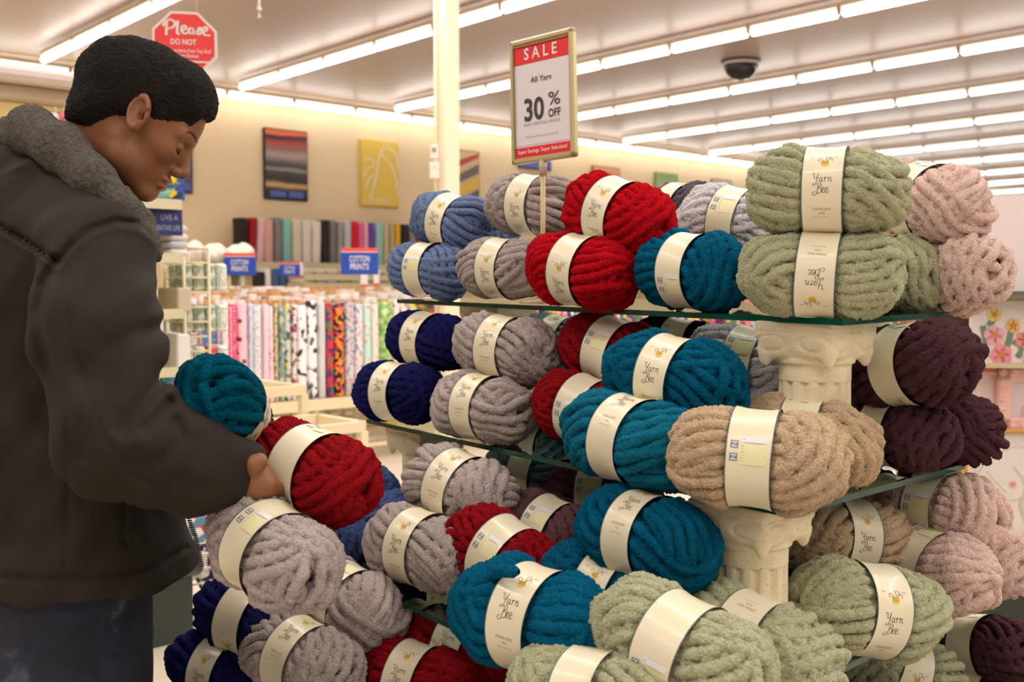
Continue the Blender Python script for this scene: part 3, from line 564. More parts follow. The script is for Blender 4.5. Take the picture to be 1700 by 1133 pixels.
# wire rack on the end of the unit
wr = thing('wire_rack', 'cream wire rack of craft packets hooked on the end of the shelving unit', 'rack', UV(UG - .12, VR, 0), rv)
zb0 = PU(320, 900, UG - .1).z; zt0 = PU(320, 412, UG - .2).z; WW = PU(347, 500, UG - .2).dot(Vector(V)) - VR; b = MB()
for x in (0, WW):
    for y in (-.08, .12): b.tube([(x, y, max(zb0, .1)), (x, y, zt0)], .007, 6)
b.build('upright', M_cream, wr, True); b = MB(); nz = 24
for i in range(nz):
    z = .15 + (zt0 - .15) * i / (nz - 1)
    b.tube([(0, -.08, z), (WW, -.08, z)], .005, 6); b.tube([(0, .12, z), (WW, .12, z)], .005, 6); b.tube([(0, -.08, z), (0, .12, z)], .004, 6); b.tube([(WW, -.08, z), (WW, .12, z)], .004, 6)
b.build('wire_shelf', M_cream, wr, True)
pc = [(176, 180, 160), (200, 204, 192), (214, 208, 204), (150, 166, 148), (200, 60, 80), (36, 110, 180), (226, 222, 216), (150, 160, 150), (60, 150, 160), (210, 196, 120), (40, 40, 90)]
for r in range(8):
    z = .15 + (zt0 - .15) * (22 - r * 2.85) / (nz - 1)
    for q in range(4):
        c = rnd.choice(pc[:4]) if r < 2 else rnd.choice(pc)
        if r > 3 and q == 3: c = (36, 110, 180)
        t = MB().box((0, 0, -.06), (.048, .15, .12), bev=.01).build('craft_packet', patmat('cp%d' % pc.index(c), 'blot', c, tuple(min(255, q_ + 40) for q_ in c), (225, 222, 214), 40), None, False, UV(UG - .10, VR + .03 + q * .053, z)); t.rotation_euler.z = rv
        tag(t, 'small craft packet in the %s row of the wire rack' % ['topmost', 'second', 'third', 'fourth', 'fifth', 'sixth', 'seventh', 'lowest'][r], 'packet', 'packets in the %s row of the wire rack' % ['topmost', 'second', 'third', 'fourth', 'fifth', 'sixth', 'seventh', 'lowest'][r])
# navy dotted cloth hanging low behind the jacket hem
X, Y_, Z, pp = grid((-.1, -.06, -.22), (.1, .06, .02), .008)
d = np.maximum(sell(pp, (0, 0, -.08), (.08, .035, .13)) + .008 * np.sin(pp[0] * 90) , pp[2]); vv, qq = sn(d, X, Y_, Z)
nc = link('hanging_cloth', npmesh('hc', vv, qq, patmat('navy_print', 'blot', (36, 30, 84), (210, 210, 230), (200, 40, 60), 30)), None, P(345, 905, 4.55)); tag(nc, 'navy cloth with white flowers hanging low behind the jacket hem', 'cloth')
bb = MB().box((0, 0, .05), (.24, .25, .1)).build('book_stack', patmat('bk', 'blot', (90, 130, 160), (190, 60, 60), (220, 214, 206), 20), None, False, (PU(292, 960, UG - .25).x, PU(292, 960, UG - .25).y, .372)); bb.rotation_euler.z = rv; tag(bb, 'blue and red printed pack on the green-based deck behind the jeans', 'packet')
# octagonal hanging sign
oc = thing('hanging_sign', 'red octagonal Please DO NOT sign with white edge hanging from ceiling behind the head', 'sign', P(307, 72, 4.4), math.radians(12)); R_ = 51 / F * 4.4 / math.cos(math.pi / 8)
def octo(r, y0, y1, mb):
    vs = [(r * math.cos(math.pi / 8 + k * math.pi / 4), y, r * math.sin(math.pi / 8 + k * math.pi / 4)) for y in (y0, y1) for k in range(8)]
    mb.add(vs, [tuple(range(8)), tuple(range(15, 7, -1))] + [(k, 8 + k, 8 + (k + 1) % 8, (k + 1) % 8) for k in range(8)]); return mb
octo(R_, -.004, .004, MB()).build('sign_board', mat('sign_offwhite', srgb(222, 214, 208), .5), oc); octo(R_ * .92, -.006, .0, MB()).build('red_face', mat('sign_red2', srgb(226, 56, 54), .45), oc)
b = MB(); sc = R_ / 48
W2 = [[(-26, 22), (-24, 28), (-16, 32), (-10, 28), (-12, 22), (-20, 19), (-24, 19)], [(-21, 30), (-22, 10)], [(-6, 31), (-7, 14), (-3, 12)], [(0, 18), (5, 20), (4, 24), (0, 23), (-1, 17), (3, 13), (7, 15)], [(15, 21), (10, 21), (9, 15), (14, 14), (15, 20), (16, 14), (18, 14)], [(20, 15), (24, 23), (26, 16), (22, 13), (20, 14)], [(29, 17), (34, 20), (32, 24), (28, 20), (30, 13), (36, 12), (38, 13)]]
for st in W2: vs, fs = ribbon([(x - 3, z) for x, z in st], 3.4); b.add([(x * sc, -.0075, z * sc) for x, z in vs], fs)
put_text(b, 'DO NOT', -2 * sc, 1 * sc, 11 * sc, -.0075, 0, .02, .8); put_text(b, 'Remove Items from Top Shelf', 4 * sc, -11 * sc, 7 * sc, -.0075, 0, .01, .75); put_text(b, 'from Shelves', 4 * sc, -18 * sc, 7 * sc, -.0075, 0, .01, .8)
b.box((4 * sc, -.0072, -26 * sc), (64 * sc, .001, 2 * sc)); put_text(b, 't', 14 * sc, -32 * sc, 9 * sc, -.0075, 0, .015, .9); b.build('lettering', mat('sign_offwhite', srgb(222, 214, 208)), oc)
MB().tube([(-.06, 0, R_ * .9), (-.12, 0, 1.2), (-.05, 0, HZ + .19 - oc.location.z)], .0018, 5).tube([(.05, 0, R_ * .9), (.02, 0, HZ + .19 - oc.location.z)], .0018, 5).build('hanging_line', mat('line_clear', srgb(190, 175, 150), .4), oc)

# ------------------------------------------------------------------ pictures for sale at the right
def stall_pic(px0, py0, px1, py1, Y, label, face, fr=None, fw=.0, tilt=0., rz=math.radians(-8), art=None, nm='canvas_print', frm=None, zlift=0):
    a = P(px0, py0, Y); b = P(px1, py1, Y); w_ = b.x - a.x; h = a.z - b.z; t = thing(nm, label, 'picture', ((a.x + b.x) / 2, Y, b.z + zlift), rz); t.rotation_euler.x = -math.radians(tilt)
    MB().box((0, .015, h / 2), (w_ - 2 * fw, .025, h - 2 * fw)).build('picture_face', face, t)
    if fr is not None:
        q = MB().box((0, 0, fw / 2), (w_, .04, fw), bev=.006).box((0, 0, h - fw / 2), (w_, .04, fw), bev=.006).box((-w_ / 2 + fw / 2, 0, h / 2), (fw, .04, h), bev=.006).box((w_ / 2 - fw / 2, 0, h / 2), (fw, .04, h), bev=.006)
        if frm == 'bead':
            n = int(h / .03)
            for i in range(n):
                for s in (-1, 1): q.box((s * (w_ / 2 - fw * .3), -.02, h * (i + .5) / n), (fw * .5, .014, .018), bev=.005)
            n = int(w_ / .03)
            for i in range(n):
                for s in (0, 1): q.box((-w_ / 2 + w_ * (i + .5) / n, -.02, fw * .3 if s == 0 else h - fw * .3), (.018, .014, fw * .5), bev=.005)
        q.build('frame', fr, t)
    if art: art(t, w_, h)
    return t
def petals(t, cx, cz, r, c, n=5, y=-.001, nm='flower'):
    b = MB()
    for k in range(n):
        a = k * 2 * math.pi / n + cx * 7; b.add([(cx + r * .55 * math.cos(a) + r * .5 * math.cos(q), y, cz + r * .55 * math.sin(a) + r * .5 * math.sin(q)) for q in np.linspace(0, 6.283, 12, endpoint=False)], [tuple(range(12))])
    b.build(nm, mat('pt_%d_%d_%d' % c, srgb(*c), .7), t)
def stem(t, pts, wd, c, y=-.0005, nm='stem'):
    vs, fs = ribbon(pts, wd); MB().add([(x, y, z) for x, z in vs], fs).build(nm, mat('pt_%d_%d_%d' % c, srgb(*c), .7), t)
M_wht = mat('canvas_white', srgb(232, 216, 216), .7); M_wht2 = mat('canvas_white2', srgb(240, 228, 224), .7)
Y0 = 3.55
def art1(t, w, h):
    stem(t, [(-w * .02, h * .12), (-w * .05, h * .2), (-w * .02, h * .3)], .012, (150, 170, 140)); stem(t, [(.0, h * .12), (.03, h * .2), (.02, h * .28)], .012, (170, 185, 160)); petals(t, -w * .03, h * .33, .02, (236, 150, 110))
stall_pic(1651, 322, 1800, 484, Y0, 'tall blush canvas print with tiny flowers leaning on the upper right shelf', M_wht, tilt=4, art=art1)
def art2(t, w, h):
    for (x, z, r, c) in ((-.3, .78, .024, (242, 212, 120)), (-.14, .6, .024, (240, 186, 110)), (-.3, .45, .034, (242, 172, 184)), (-.24, .14, .036, (240, 150, 160)), (-.04, .38, .030, (236, 146, 144)), (.03, .12, .034, (246, 186, 196)), (.15, .4, .036, (248, 194, 204)), (-.43, .1, .022, (230, 130, 134))):
        petals(t, w * x, h * z, r, c); petals(t, w * x, h * z, r * .3, (60, 60, 66) if r > .04 else (220, 140, 40), 3, -.002, 'flower_centre')
    for p in ([(-.42, .1), (-.38, .35), (-.4, .6)], [(-.2, .2), (-.17, .4), (-.15, .56)], [(-.1, .1), (-.06, .25), (-.14, .36)], [(-.35, .6), (-.31, .7), (-.28, .76)]): stem(t, [(x * w, z * h) for x, z in p], .02, (120, 140, 116))
stall_pic(1619, 500, 1800, 604, Y0, 'wide canvas print of pink and yellow flowers on white under the right shelf', M_wht2, tilt=2, art=art2)
stall_pic(1566, 340, 1646, 480, 4.3, 'pale planked canvas print standing behind, left of the blush canvas', mat('canvas_pale', srgb(236, 226, 222), .7))
stall_pic(1560, 500, 1612, 604, 4.3, 'plain white canvas standing left of the flower print', mat('canvas_plain', srgb(234, 224, 222), .7))
stall_pic(1560, 614, 1657, 712, Y0 + .05, 'picture in a plain pink frame right of the plum skeins', M_wht2, mat('frame_pink', srgb(232, 170, 160), .5), .02, 2, nm='framed_picture')
def art3(t, w, h): petals(t, -w * .1, h * .25, .04, (240, 180, 175)); stem(t, [(-.02, h * .6), (.02, h * .7), (.05, h * .75)], .006, (190, 170, 170))
stall_pic(1660, 612, 1800, 716, Y0, 'picture in a beaded pink frame at the right edge', mat('mat_lilac', srgb(226, 214, 218), .7), mat('frame_pink2', srgb(240, 194, 184), .5), .045, 2, nm='framed_picture', frm='bead', art=art3)
def eleph(t, w, h):
    g = (206, 196, 188)
    for pts, wd in (([(-.12, .75), (-.2, .7), (-.26, .55), (-.24, .42), (-.16, .36)], .008), ([(-.12, .78), (.0, .84), (.1, .8), (.16, .7)], .008), ([(-.16, .36), (-.08, .3), (-.02, .1)], .01), ([(-.02, .66), (.06, .5), (.04, .3), (.1, .1)], .012), ([(.1, .78), (.25, .7), (.3, .5)], .01), ([(-.2, .62), (-.12, .5), (-.06, .42)], .006)):
        stem(t, [(x * w * 1.2 - .03, z * h) for x, z in pts], wd, g, nm='animal_outline')
    MB().add([(-w * .15 + .1 * math.cos(a), -.0003, h * .62 + .1 * math.sin(a)) for a in np.linspace(0, 6.283, 20, endpoint=False)], [tuple(range(20))]).build('animal_head', mat('wash_grey', srgb(226, 218, 210), .7), t)
    petals(t, -w * .1, h * .5, .014, (240, 180, 165), nm='cheek')
stall_pic(1606, 714, 1800, 898, Y0 - .05, 'large white picture with faint grey animal drawing in a thin gold frame', mat('paper_white', srgb(232, 222, 212), .6), mat('frame_gold', srgb(214, 160, 80), .4, .3), .012, 2, nm='framed_picture', art=eleph)
st = thing('picture_stand', 'tall stand with glass shelf and dark green base carrying the pictures for sale', 'stand', (P(1700, 700, Y0 + .25).x, Y0 + .25, 0), math.radians(-8))
MB().box((.15, 0, .22), (1.2, .75, .44), bev=.01).build('base', mat('base_green', srgb(40, 52, 42), .35), st); zz1 = P(1700, 487, Y0).z
MB().box((.15, -.1, zz1), (1.0, .5, .014)).build('glass_shelf', mat('shelf_dark_glass', srgb(90, 110, 104), .15), st)
zz2 = P(1700, 606, Y0).z; MB().box((.15, -.1, zz2), (1.0, .5, .012)).build('ledge', mat('ledge_tan', srgb(200, 180, 150), .5), st)
MB().box((.15, .2, 1.1), (1.1, .03, 1.35)).build('back_panel', mat('panel_tan', srgb(176, 150, 124), .6), st)
MB().box((-.30, .12, 1.55), (.16, .2, .6)).build('carton', mat('carton_brown', srgb(156, 116, 86), .7), st)
MB().box((.15, -.16, .5), (1.1, .3, .02)).build('ledge', mat('ledge_tan', srgb(200, 180, 150), .5), st)
# ------------------------------------------------------------------ the yarn display
def glassmat():
    m = bpy.data.materials.new('clear_glass'); m.use_nodes = True; nt = m.node_tree; nt.nodes.remove(nt.nodes['Principled BSDF']); out = nt.nodes['Material Output']
    tr = nt.nodes.new('ShaderNodeBsdfTransparent'); tr.inputs[0].default_value = (.87, .93, .90, 1); gl = nt.nodes.new('ShaderNodeBsdfGlossy'); gl.inputs['Roughness'].default_value = .03; gl.inputs[0].default_value = (.9, 1, .95, 1)
    fr = nt.nodes.new('ShaderNodeFresnel'); fr.inputs[0].default_value = 1.5; mx = nt.nodes.new('ShaderNodeMixShader')
    nt.links.new(fr.outputs[0], mx.inputs[0]); nt.links.new(tr.outputs[0], mx.inputs[1]); nt.links.new(gl.outputs[0], mx.inputs[2]); nt.links.new(mx.outputs[0], out.inputs[0]); return m
M_glass = glassmat(); M_gedge = mat('glass_edge', srgb(4, 66, 50), .2, spec=.4, noise=.5, nscale=9)
SH = {  # corner, left end, back, right end: (x, y, z of the upper face)
 'top': [(.505, 1.60, 1.374), (-.30, 2.737, 1.393), (.10, 3.03, 1.400), (.832, 1.909, 1.3816)],
 'mid': [(.398, 1.50, 1.10), (-.359, 2.57, 1.10), (.073, 2.978, 1.10), (.83, 1.908, 1.10)],
 'low': [(.244, 1.346, .83), (-.53, 2.392, .83), (.166, 3.06, .83), (.955, 2.035, .83)]}
for k, lab in (('top', 'topmost green-edged glass shelf of the yarn display, just below the red and sage skeins'), ('mid', 'middle green-edged glass shelf carrying the tan and light teal skeins'), ('low', 'lowest glass shelf of the yarn display, dark edged, under the front teal skein')):
    q = SH[k]; t = MB().poly([(x, y) for x, y, z in q], [z - .010 for x, y, z in q], [z for x, y, z in q], 0, 1).build('glass_shelf', [M_glass, M_gedge]); tag(t, lab, 'shelf', 'glass shelves of the yarn display')
Z4 = .575; DK = [(.16, 1.0), (-.727, 2.12), (-.05, 2.88), (.25, 3.15), (1.3, 2.12)]
dk = thing('display_base', 'dark green low table under the whole yarn display', 'table', (.2, 2.2, 0))
MB().poly([(x - .2, y - 2.2) for x, y in DK], Z4 - .03, Z4).build('table_top', mat('deck_green', srgb(34, 44, 36), .25), dk)
MB().poly([((x - .2) * .93, (y - 2.2) * .93) for x, y in DK], 0, Z4 - .03).build('plinth', mat('deck_black', srgb(26, 28, 26), .5), dk)
# plaster columns
def pedestal_mesh(h):
    X, Y_, Z, p = grid((-.105, -.105, h - .105), (.105, .105, h + .004), .0030); x, y, z = p; ax, ay = np.abs(x), np.abs(y)
    s = np.where(z > h - .018, .0735, .056 + .0175 * np.sqrt(np.clip(1 - ((h - .018 - z) / .046) ** 2, 0, 1))); rc = .010
    qx, qy = np.maximum(ax - s + rc, 0), np.maximum(ay - s + rc, 0); d = np.sqrt(qx ** 2 + qy ** 2) + np.minimum(np.maximum(ax - s + rc, ay - s + rc), 0) - rc
    d = smax(d * .85, np.abs(z - (h - .0315)) - .0315, .004)
    d = smax(d, -(np.maximum(np.abs(z - (h - .0175)) - .0012, .0735 - np.maximum(ax, ay) - .0015)), .001)
    for a1, a2 in ((ax, ay), (ay, ax)):                                 # carved oval scrolls and a shallow hollow on each face
        ov = np.abs(np.sqrt(((a2 - .040) / .026) ** 2 + ((z - (h - .036)) / .013) ** 2) - 1) * .013; d += np.where(a1 > .05, .0022 * np.exp(-(ov / .0022) ** 2), 0)
        d = smax(d, -np.sqrt(((a2) / 1.9) ** 2 + (z - (h - .062)) ** 2 + (a1 - .082) ** 2) + .016, .006)
    for cx in (1, -1):
        for cy in (1, -1): d = smin(d, sell(p, (cx * .058, cy * .058, h - .056), (.0105, .0105, .020)), .010)
    rr = np.sqrt(x * x + y * y); d = smin(d, np.maximum(rr - .0635, np.abs(z - (h - .066)) - .0035), .004); d = smin(d, np.maximum(rr - .058, np.abs(z - (h - .085)) - .015), .004)
    v, q = sn(d, X, Y_, Z); capm = npmesh('capital', v, q, M_pl)
    def fl(r, z, a): return r - .0055 * (max(0, math.cos(13 * a)) ** .7) * min(1, max(0, (z - .034) / .01), max(0, (h - .078 - z) / .01))
    sh = MB().lathe([(.070, 0), (.072, .008), (.070, .018), (.064, .022), (.063, .030), (.0595, .034), (.0595, .037)] + [(.0595 - .002 * i / 16, .04 + (h - .13) * i / 16) for i in range(17)] + [(.0575, h - .08)], n=112, fl=fl).mesh('shaft', M_pl, True)
    return sh, capm
def plaster():
    m = mat('plaster', srgb(233, 219, 186), .75, noise=.06, nscale=30, bump=.25, bscale=260); nt = m.node_tree; b = nt.nodes['Principled BSDF']; tc = nt.nodes.new('ShaderNodeTexCoord')
    v = nt.nodes.new('ShaderNodeTexNoise'); v.inputs['Scale'].default_value = 330; v.inputs['Detail'].default_value = 1; nt.links.new(tc.outputs['Object'], v.inputs['Vector'])
    r = nt.nodes.new('ShaderNodeMapRange'); r.inputs[1].default_value = .68; r.inputs[2].default_value = .76; nt.links.new(v.outputs['Fac'], r.inputs[0])
    mx = nt.nodes.new('ShaderNodeMix'); mx.data_type = 'RGBA'; old = b.inputs['Base Color'].links[0].from_socket; nt.links.new(old, mx.inputs[6]); mx.inputs[7].default_value = srgb(176, 140, 96)
    nt.links.new(r.outputs[0], mx.inputs[0]); nt.links.new(mx.outputs[2], b.inputs['Base Color']); return m
M_pl = plaster(); ang = math.atan2(.687, .727)
def lerp_sh(k, a, b_):
    q = [Vector(c) for c in SH[k]]; return q[0] + (q[1] - q[0]) * a + (q[3] - q[0]) * b_
_ped = {}
def pedestal(x, y, z0, z1, label):
    key = round(z1 - z0, 3)
    if key not in _ped: _ped[key] = pedestal_mesh(key)
    t = thing('plaster_column', label, 'column', (x, y, z0), ang, 'plaster columns holding the glass shelves'); link('fluted_shaft', _ped[key][0], t); link('capital', _ped[key][1], t)
def ped(px, Y, z0, z1, lab): pedestal(P(px, 600, Y).x, Y, z0, z1, lab)
ZT = 1.364
ped(1353, 1.735, 1.10, 1.368, 'cream plaster column with scrolled capital under the right front corner of the top glass shelf')
ped(826, 2.74, 1.10, 1.381, 'plaster column under the left part of the top glass shelf, behind the grey skeins')
ped(1395, 2.06, 1.10, 1.372, 'plaster column at the back of the middle shelf, hidden behind the plum skeins')
ped(1250, 1.64, .83, 1.09, 'cream fluted plaster column under the front corner of the middle glass shelf')
ped(706, 2.56, .83, 1.09, 'plaster column under the left end of the middle glass shelf')
ped(1452, 2.12, .83, 1.09, 'plaster column at the right, between the lower tan skein and the pink skeins')
ped(1130, 1.72, Z4, .82, 'plaster column hidden low under the front corner of the lowest glass shelf')
ped(640, 2.42, Z4, .82, 'plaster column low at the left under the lowest glass shelf')
ped(1520, 2.16, Z4, .82, 'plaster column low at the right, behind the bottom plum skein')

# ---- skeins
LS, DS = .256, .150
def bodypt(p, off, b=.0655, a=.115, k=0):
    """unit-sphere points -> points on the body of a skein"""
    x = p[:, 0]; rho = np.sqrt(p[:, 1] ** 2 + p[:, 2] ** 2) + 1e-9
    X = (a + off) * np.sign(x) * np.abs(x) ** .86; R = (b + off) * rho ** .60 * (1 - .175 * np.exp(-(X / .038) ** 8))
    cy, cz = p[:, 1] / rho, p[:, 2] / rho; R = R * (1 + (.055 * np.sin(2 * X / .03 + 3 * cy + k * 1.7) + .05 * np.sin(3 * cz - X / .05 + k * 2.3)) * np.clip((np.abs(X) - .03) / .03, 0, 1))
    return np.stack([X * (1 + .035 * np.sin(3 * cy + 2 * cz + k)), R * cy, R * cz], 1)
def skein_mesh(seed, tail=False):
    rg = np.random.RandomState(seed); VV = []; FF = []; o = 0; NS = 10
    def strand(c, r0, closed=True):
        nonlocal o
        n = len(c); t = np.roll(c, -1, 0) - np.roll(c, 1, 0)
        if not closed: t[0] = c[1] - c[0]; t[-1] = c[-1] - c[-2]
        t /= np.linalg.norm(t, axis=1)[:, None] + 1e-9
        nr = c * np.array([.25, 1, 1]); nr -= t * (nr * t).sum(1)[:, None]; nr /= np.linalg.norm(nr, axis=1)[:, None] + 1e-9; bn = np.cross(t, nr)
        rad = r0 * (1 + .03 * np.sin(np.linspace(0, 2 * np.pi * max(1, n // 9), n) + rg.rand() * 6))
        if not closed: rad = rad * np.clip(np.minimum(np.arange(n) + .4, n - .6 - np.arange(n)) / 2.5, .15, 1) ** .5
        a = np.arange(NS) * 2 * np.pi / NS
        v = c[:, None] + (nr[:, None] * np.cos(a)[None, :, None] + bn[:, None] * np.sin(a)[None, :, None]) * (rad[:, None, None] + rg.normal(0, .00085, (n, NS, 1)))
        m = n if closed else n - 1; i = np.arange(m)[:, None]; j = np.arange(NS)[None, :]; i2 = (i + 1) % n; j2 = (j + 1) % NS
        FF.append((np.stack([i * NS + j, i * NS + j2, i2 * NS + j2, i2 * NS + j], -1) + o).reshape(-1, 4)); VV.append(v.reshape(-1, 3)); o += n * NS
    layers = 10
    for g in range(layers):
        al = math.radians(rg.uniform(8, 48) * rg.choice([-1, 1])); be = g * 2.399 + rg.uniform(-.2, .2)
        n = np.array([math.sin(al), math.cos(al) * math.cos(be), math.cos(al) * math.sin(be)]); e1 = np.cross(n, [.3, .5, .8]); e1 /= np.linalg.norm(e1); e2 = np.cross(n, e1)
        off = -.0165 + .0190 * (g / (layers - 1)) ** .9; k = rg.randint(4, 7); t = np.linspace(0, 2 * np.pi, 230, endpoint=False)
        ph1 = rg.rand() * 6; fr1 = rg.randint(1, 4); ph2 = rg.rand() * 6
        for s in range(k):
            h = (s - (k - 1) / 2) * .240 + rg.uniform(-.008, .008); wob = h * (1 + .06 * np.sin(t * 2 + ph1)) + .03 * np.sin(t * fr1 + ph1) + .008 * np.sin(t * 5 + rg.rand() * 6)
            q = np.sqrt(1 - wob ** 2); p = n * wob[:, None] + (e1 * np.cos(t)[:, None] + e2 * np.sin(t)[:, None]) * q[:, None]
            c = bodypt(p, off + .0016 * np.sin(3 * t + ph2) + rg.uniform(-.0006, .0010), k=seed); strand(c, .0086 * rg.uniform(.96, 1.04))
    if tail:
        sg = 1 if seed % 2 else -1; c = np.array([[sg * .045, -.055, .035], [sg * .035, -.066, .042], [sg * .02, -.074, .046], [sg * .004, -.078, .047], [sg * -.008, -.077, .05]]); tt = np.linspace(0, 4, 14); c = np.stack([np.interp(tt, range(5), c[:, k]) for k in range(3)], 1); strand(c, .0085, False)
    # core under the strands
    th, ph = np.meshgrid(np.linspace(.02, np.pi - .02, 24), np.linspace(0, 2 * np.pi, 32, endpoint=False), indexing='ij')
    p = np.stack([np.cos(th), np.sin(th) * np.cos(ph), np.sin(th) * np.sin(ph)], -1).reshape(-1, 3); v = bodypt(p, -.015, k=seed); i, j = np.meshgrid(np.arange(23), np.arange(32), indexing='ij'); j2 = (j + 1) % 32
    FF.append((np.stack([i * 32 + j, (i + 1) * 32 + j, (i + 1) * 32 + j2, i * 32 + j2], -1) + o).reshape(-1, 4)); VV.append(v)
    return npmesh('yarn', np.concatenate(VV), np.concatenate(FF), YM['sage'], True)
def yarnmat(name, c):
    m = mat('yarn_' + name, srgb(*c), 1.0, spec=.05, sheen=.3, noise=.26, nscale=400, bump=1.0, bscale=400); [setattr(n_.inputs['Distance'], 'default_value', .009) for n_ in m.node_tree.nodes if n_.type == 'BUMP']; return m  # fine colour mottling paints in the pile's self-shadow, on top of the bump
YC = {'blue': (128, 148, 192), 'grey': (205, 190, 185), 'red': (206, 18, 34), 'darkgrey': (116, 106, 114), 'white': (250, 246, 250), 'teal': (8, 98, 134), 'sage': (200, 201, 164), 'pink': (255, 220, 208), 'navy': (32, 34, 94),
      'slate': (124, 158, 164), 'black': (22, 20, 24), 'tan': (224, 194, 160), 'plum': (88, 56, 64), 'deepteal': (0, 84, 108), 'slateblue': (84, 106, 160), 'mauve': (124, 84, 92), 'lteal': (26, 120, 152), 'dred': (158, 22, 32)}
YM = {k: yarnmat(k, c) for k, c in YC.items()}
YV = [skein_mesh(11 + i, i == 7) for i in range(8)]
for me in YV: pass
# paper band
RL = .0676; HWL = .0305
def bandpt(s, t):
    """s along the axis, t round it (0 faces -y, positive upwards)"""
    r = RL + .0030 * (abs(s) / HWL) ** 3; return (s, -r * math.cos(t), r * math.sin(t))
def band_mesh():
    ss = [-HWL, -HWL + .0014, -.016, 0, .016, HWL - .0014, HWL]; n = 72; vs = []; fs = []; mi = []
    for j in range(n):
        t = 2 * math.pi * j / n
        for s in ss:
            x, y, z = bandpt(s * (1 + .012 * math.sin(2 * t)), t); vs.append((x, y, z))
    k = len(ss)
    for j in range(n):
        for i in range(k - 1): fs.append((j * k + i, j * k + i + 1, ((j + 1) % n) * k + i + 1, ((j + 1) % n) * k + i)); mi.append(1 if i in (0, k - 2) else 0)
    me = bpy.data.meshes.new('label'); me.from_pydata(vs, [], fs); me.materials.append(mat('band_paper', srgb(232, 222, 194), .32, spec=.5, coat=.15)); me.materials.append(mat('band_edge', srgb(74, 98, 104), .5))
    me.polygons.foreach_set('material_index', mi); me.polygons.foreach_set('use_smooth', [True] * len(fs)); return me
BAND = band_mesh(); NCOL = 12
def wrap(vs, t0, lift=.0004): return [tuple(Vector(bandpt(x, t0 + z / RL)) * 1.0 + Vector((0, -math.cos(t0 + z / RL), math.sin(t0 + z / RL))) * lift) for x, z in vs]
M_ink = mat('ink_brown', srgb(74, 60, 48), .5); M_ink2 = mat('ink_grey', srgb(150, 140, 126), .5); M_bee = mat('ink_yellow', srgb(232, 186, 36), .5); M_pale = mat('ink_paleyellow', srgb(234, 228, 180), .5); M_icon = mat('ink_icon', srgb(120, 128, 146), .5); M_wash = mat('ink_white', srgb(236, 232, 238), .5)
STK = [[(0, .86), (.06, 1.0), (.2, .98), (.2, .75), (.22, .52), (.36, .46), (.5, .66), (.6, 1.04)], [(.6, 1.04), (.52, .6), (.42, .1), (.26, -.2), (.1, -.18), (.2, .02)], [(.98, .52), (.84, .6), (.72, .42), (.76, .16), (.92, .2), (1.0, .56), (.98, .2), (1.12, .2)],
       [(1.16, .5), (1.26, .6), (1.24, .14)], [(1.26, .4), (1.36, .6), (1.48, .52)], [(1.56, .54), (1.62, .58), (1.6, .14)], [(1.62, .4), (1.76, .6), (1.86, .5), (1.84, .16), (2.0, .22)],
       [(.66, -.1), (.62, -.5), (.5, -1.05), (.3, -1.25), (.12, -1.15), (.16, -.92), (.4, -.86)], [(.44, -.2), (.6, 0), (.88, -.04), (.92, -.3), (.6, -.5), (.9, -.52), (.96, -.86), (.7, -1.06), (.52, -.96)],
       [(1.02, -.76), (1.2, -.66), (1.2, -.46), (1.06, -.48), (1.0, -.8), (1.14, -1.0), (1.34, -.86)], [(1.36, -.76), (1.56, -.66), (1.56, -.46), (1.42, -.48), (1.36, -.8), (1.5, -1.0), (1.74, -.82)]]
def flat_add(mb, v2, fs, t0, mi=0, lift=.0004): mb.add(wrap(v2, t0, lift), fs, mi)
def rect(x0, z0, x1, z1, nx=1, nz=2):
    vs = [(x0 + (x1 - x0) * i / nx, z0 + (z1 - z0) * j / nz) for j in range(nz + 1) for i in range(nx + 1)]; return vs, [(j * (nx + 1) + i, j * (nx + 1) + i + 1, (j + 1) * (nx + 1) + i + 1, (j + 1) * (nx + 1) + i) for j in range(nz) for i in range(nx)]
def tx(mb, s, x, z, sz, mi, sx=.9): r = text2d(s, sz, 0, sx); flat_add(mb, [(a + x, b_ + z) for a, b_ in r[0]], r[1], 0, mi)
def print_mesh(colour):
    mb = MB(); tx(mb, 'ETERNAL BLISS', 0, -.032, .0056, 0, .72); tx(mb, colour.upper(), 0, -.039, .0042, 0); tx(mb, 'NET WT 8 OZ / 226 G', 0, -.046, .0026, 0); return mb.mesh('colour_name', M_ink2)
def brand_mesh():
    mb = MB(); k = .0148
    for st in STK: vs, fs = ribbon(st, .062); flat_add(mb, [((x - 1.0) * k, z * k) for x, z in vs], fs, .12)
    return mb.mesh('brand_lettering', M_ink)
def price_mesh():
    mb = MB(); tx(mb, '4.99', .017, .053, .0040, 0); tx(mb, 'SKEIN', -.017, .052, .0026, 0); return mb.mesh('price_print', M_ink2)
BRAND = brand_mesh(); PRICE = price_mesh()
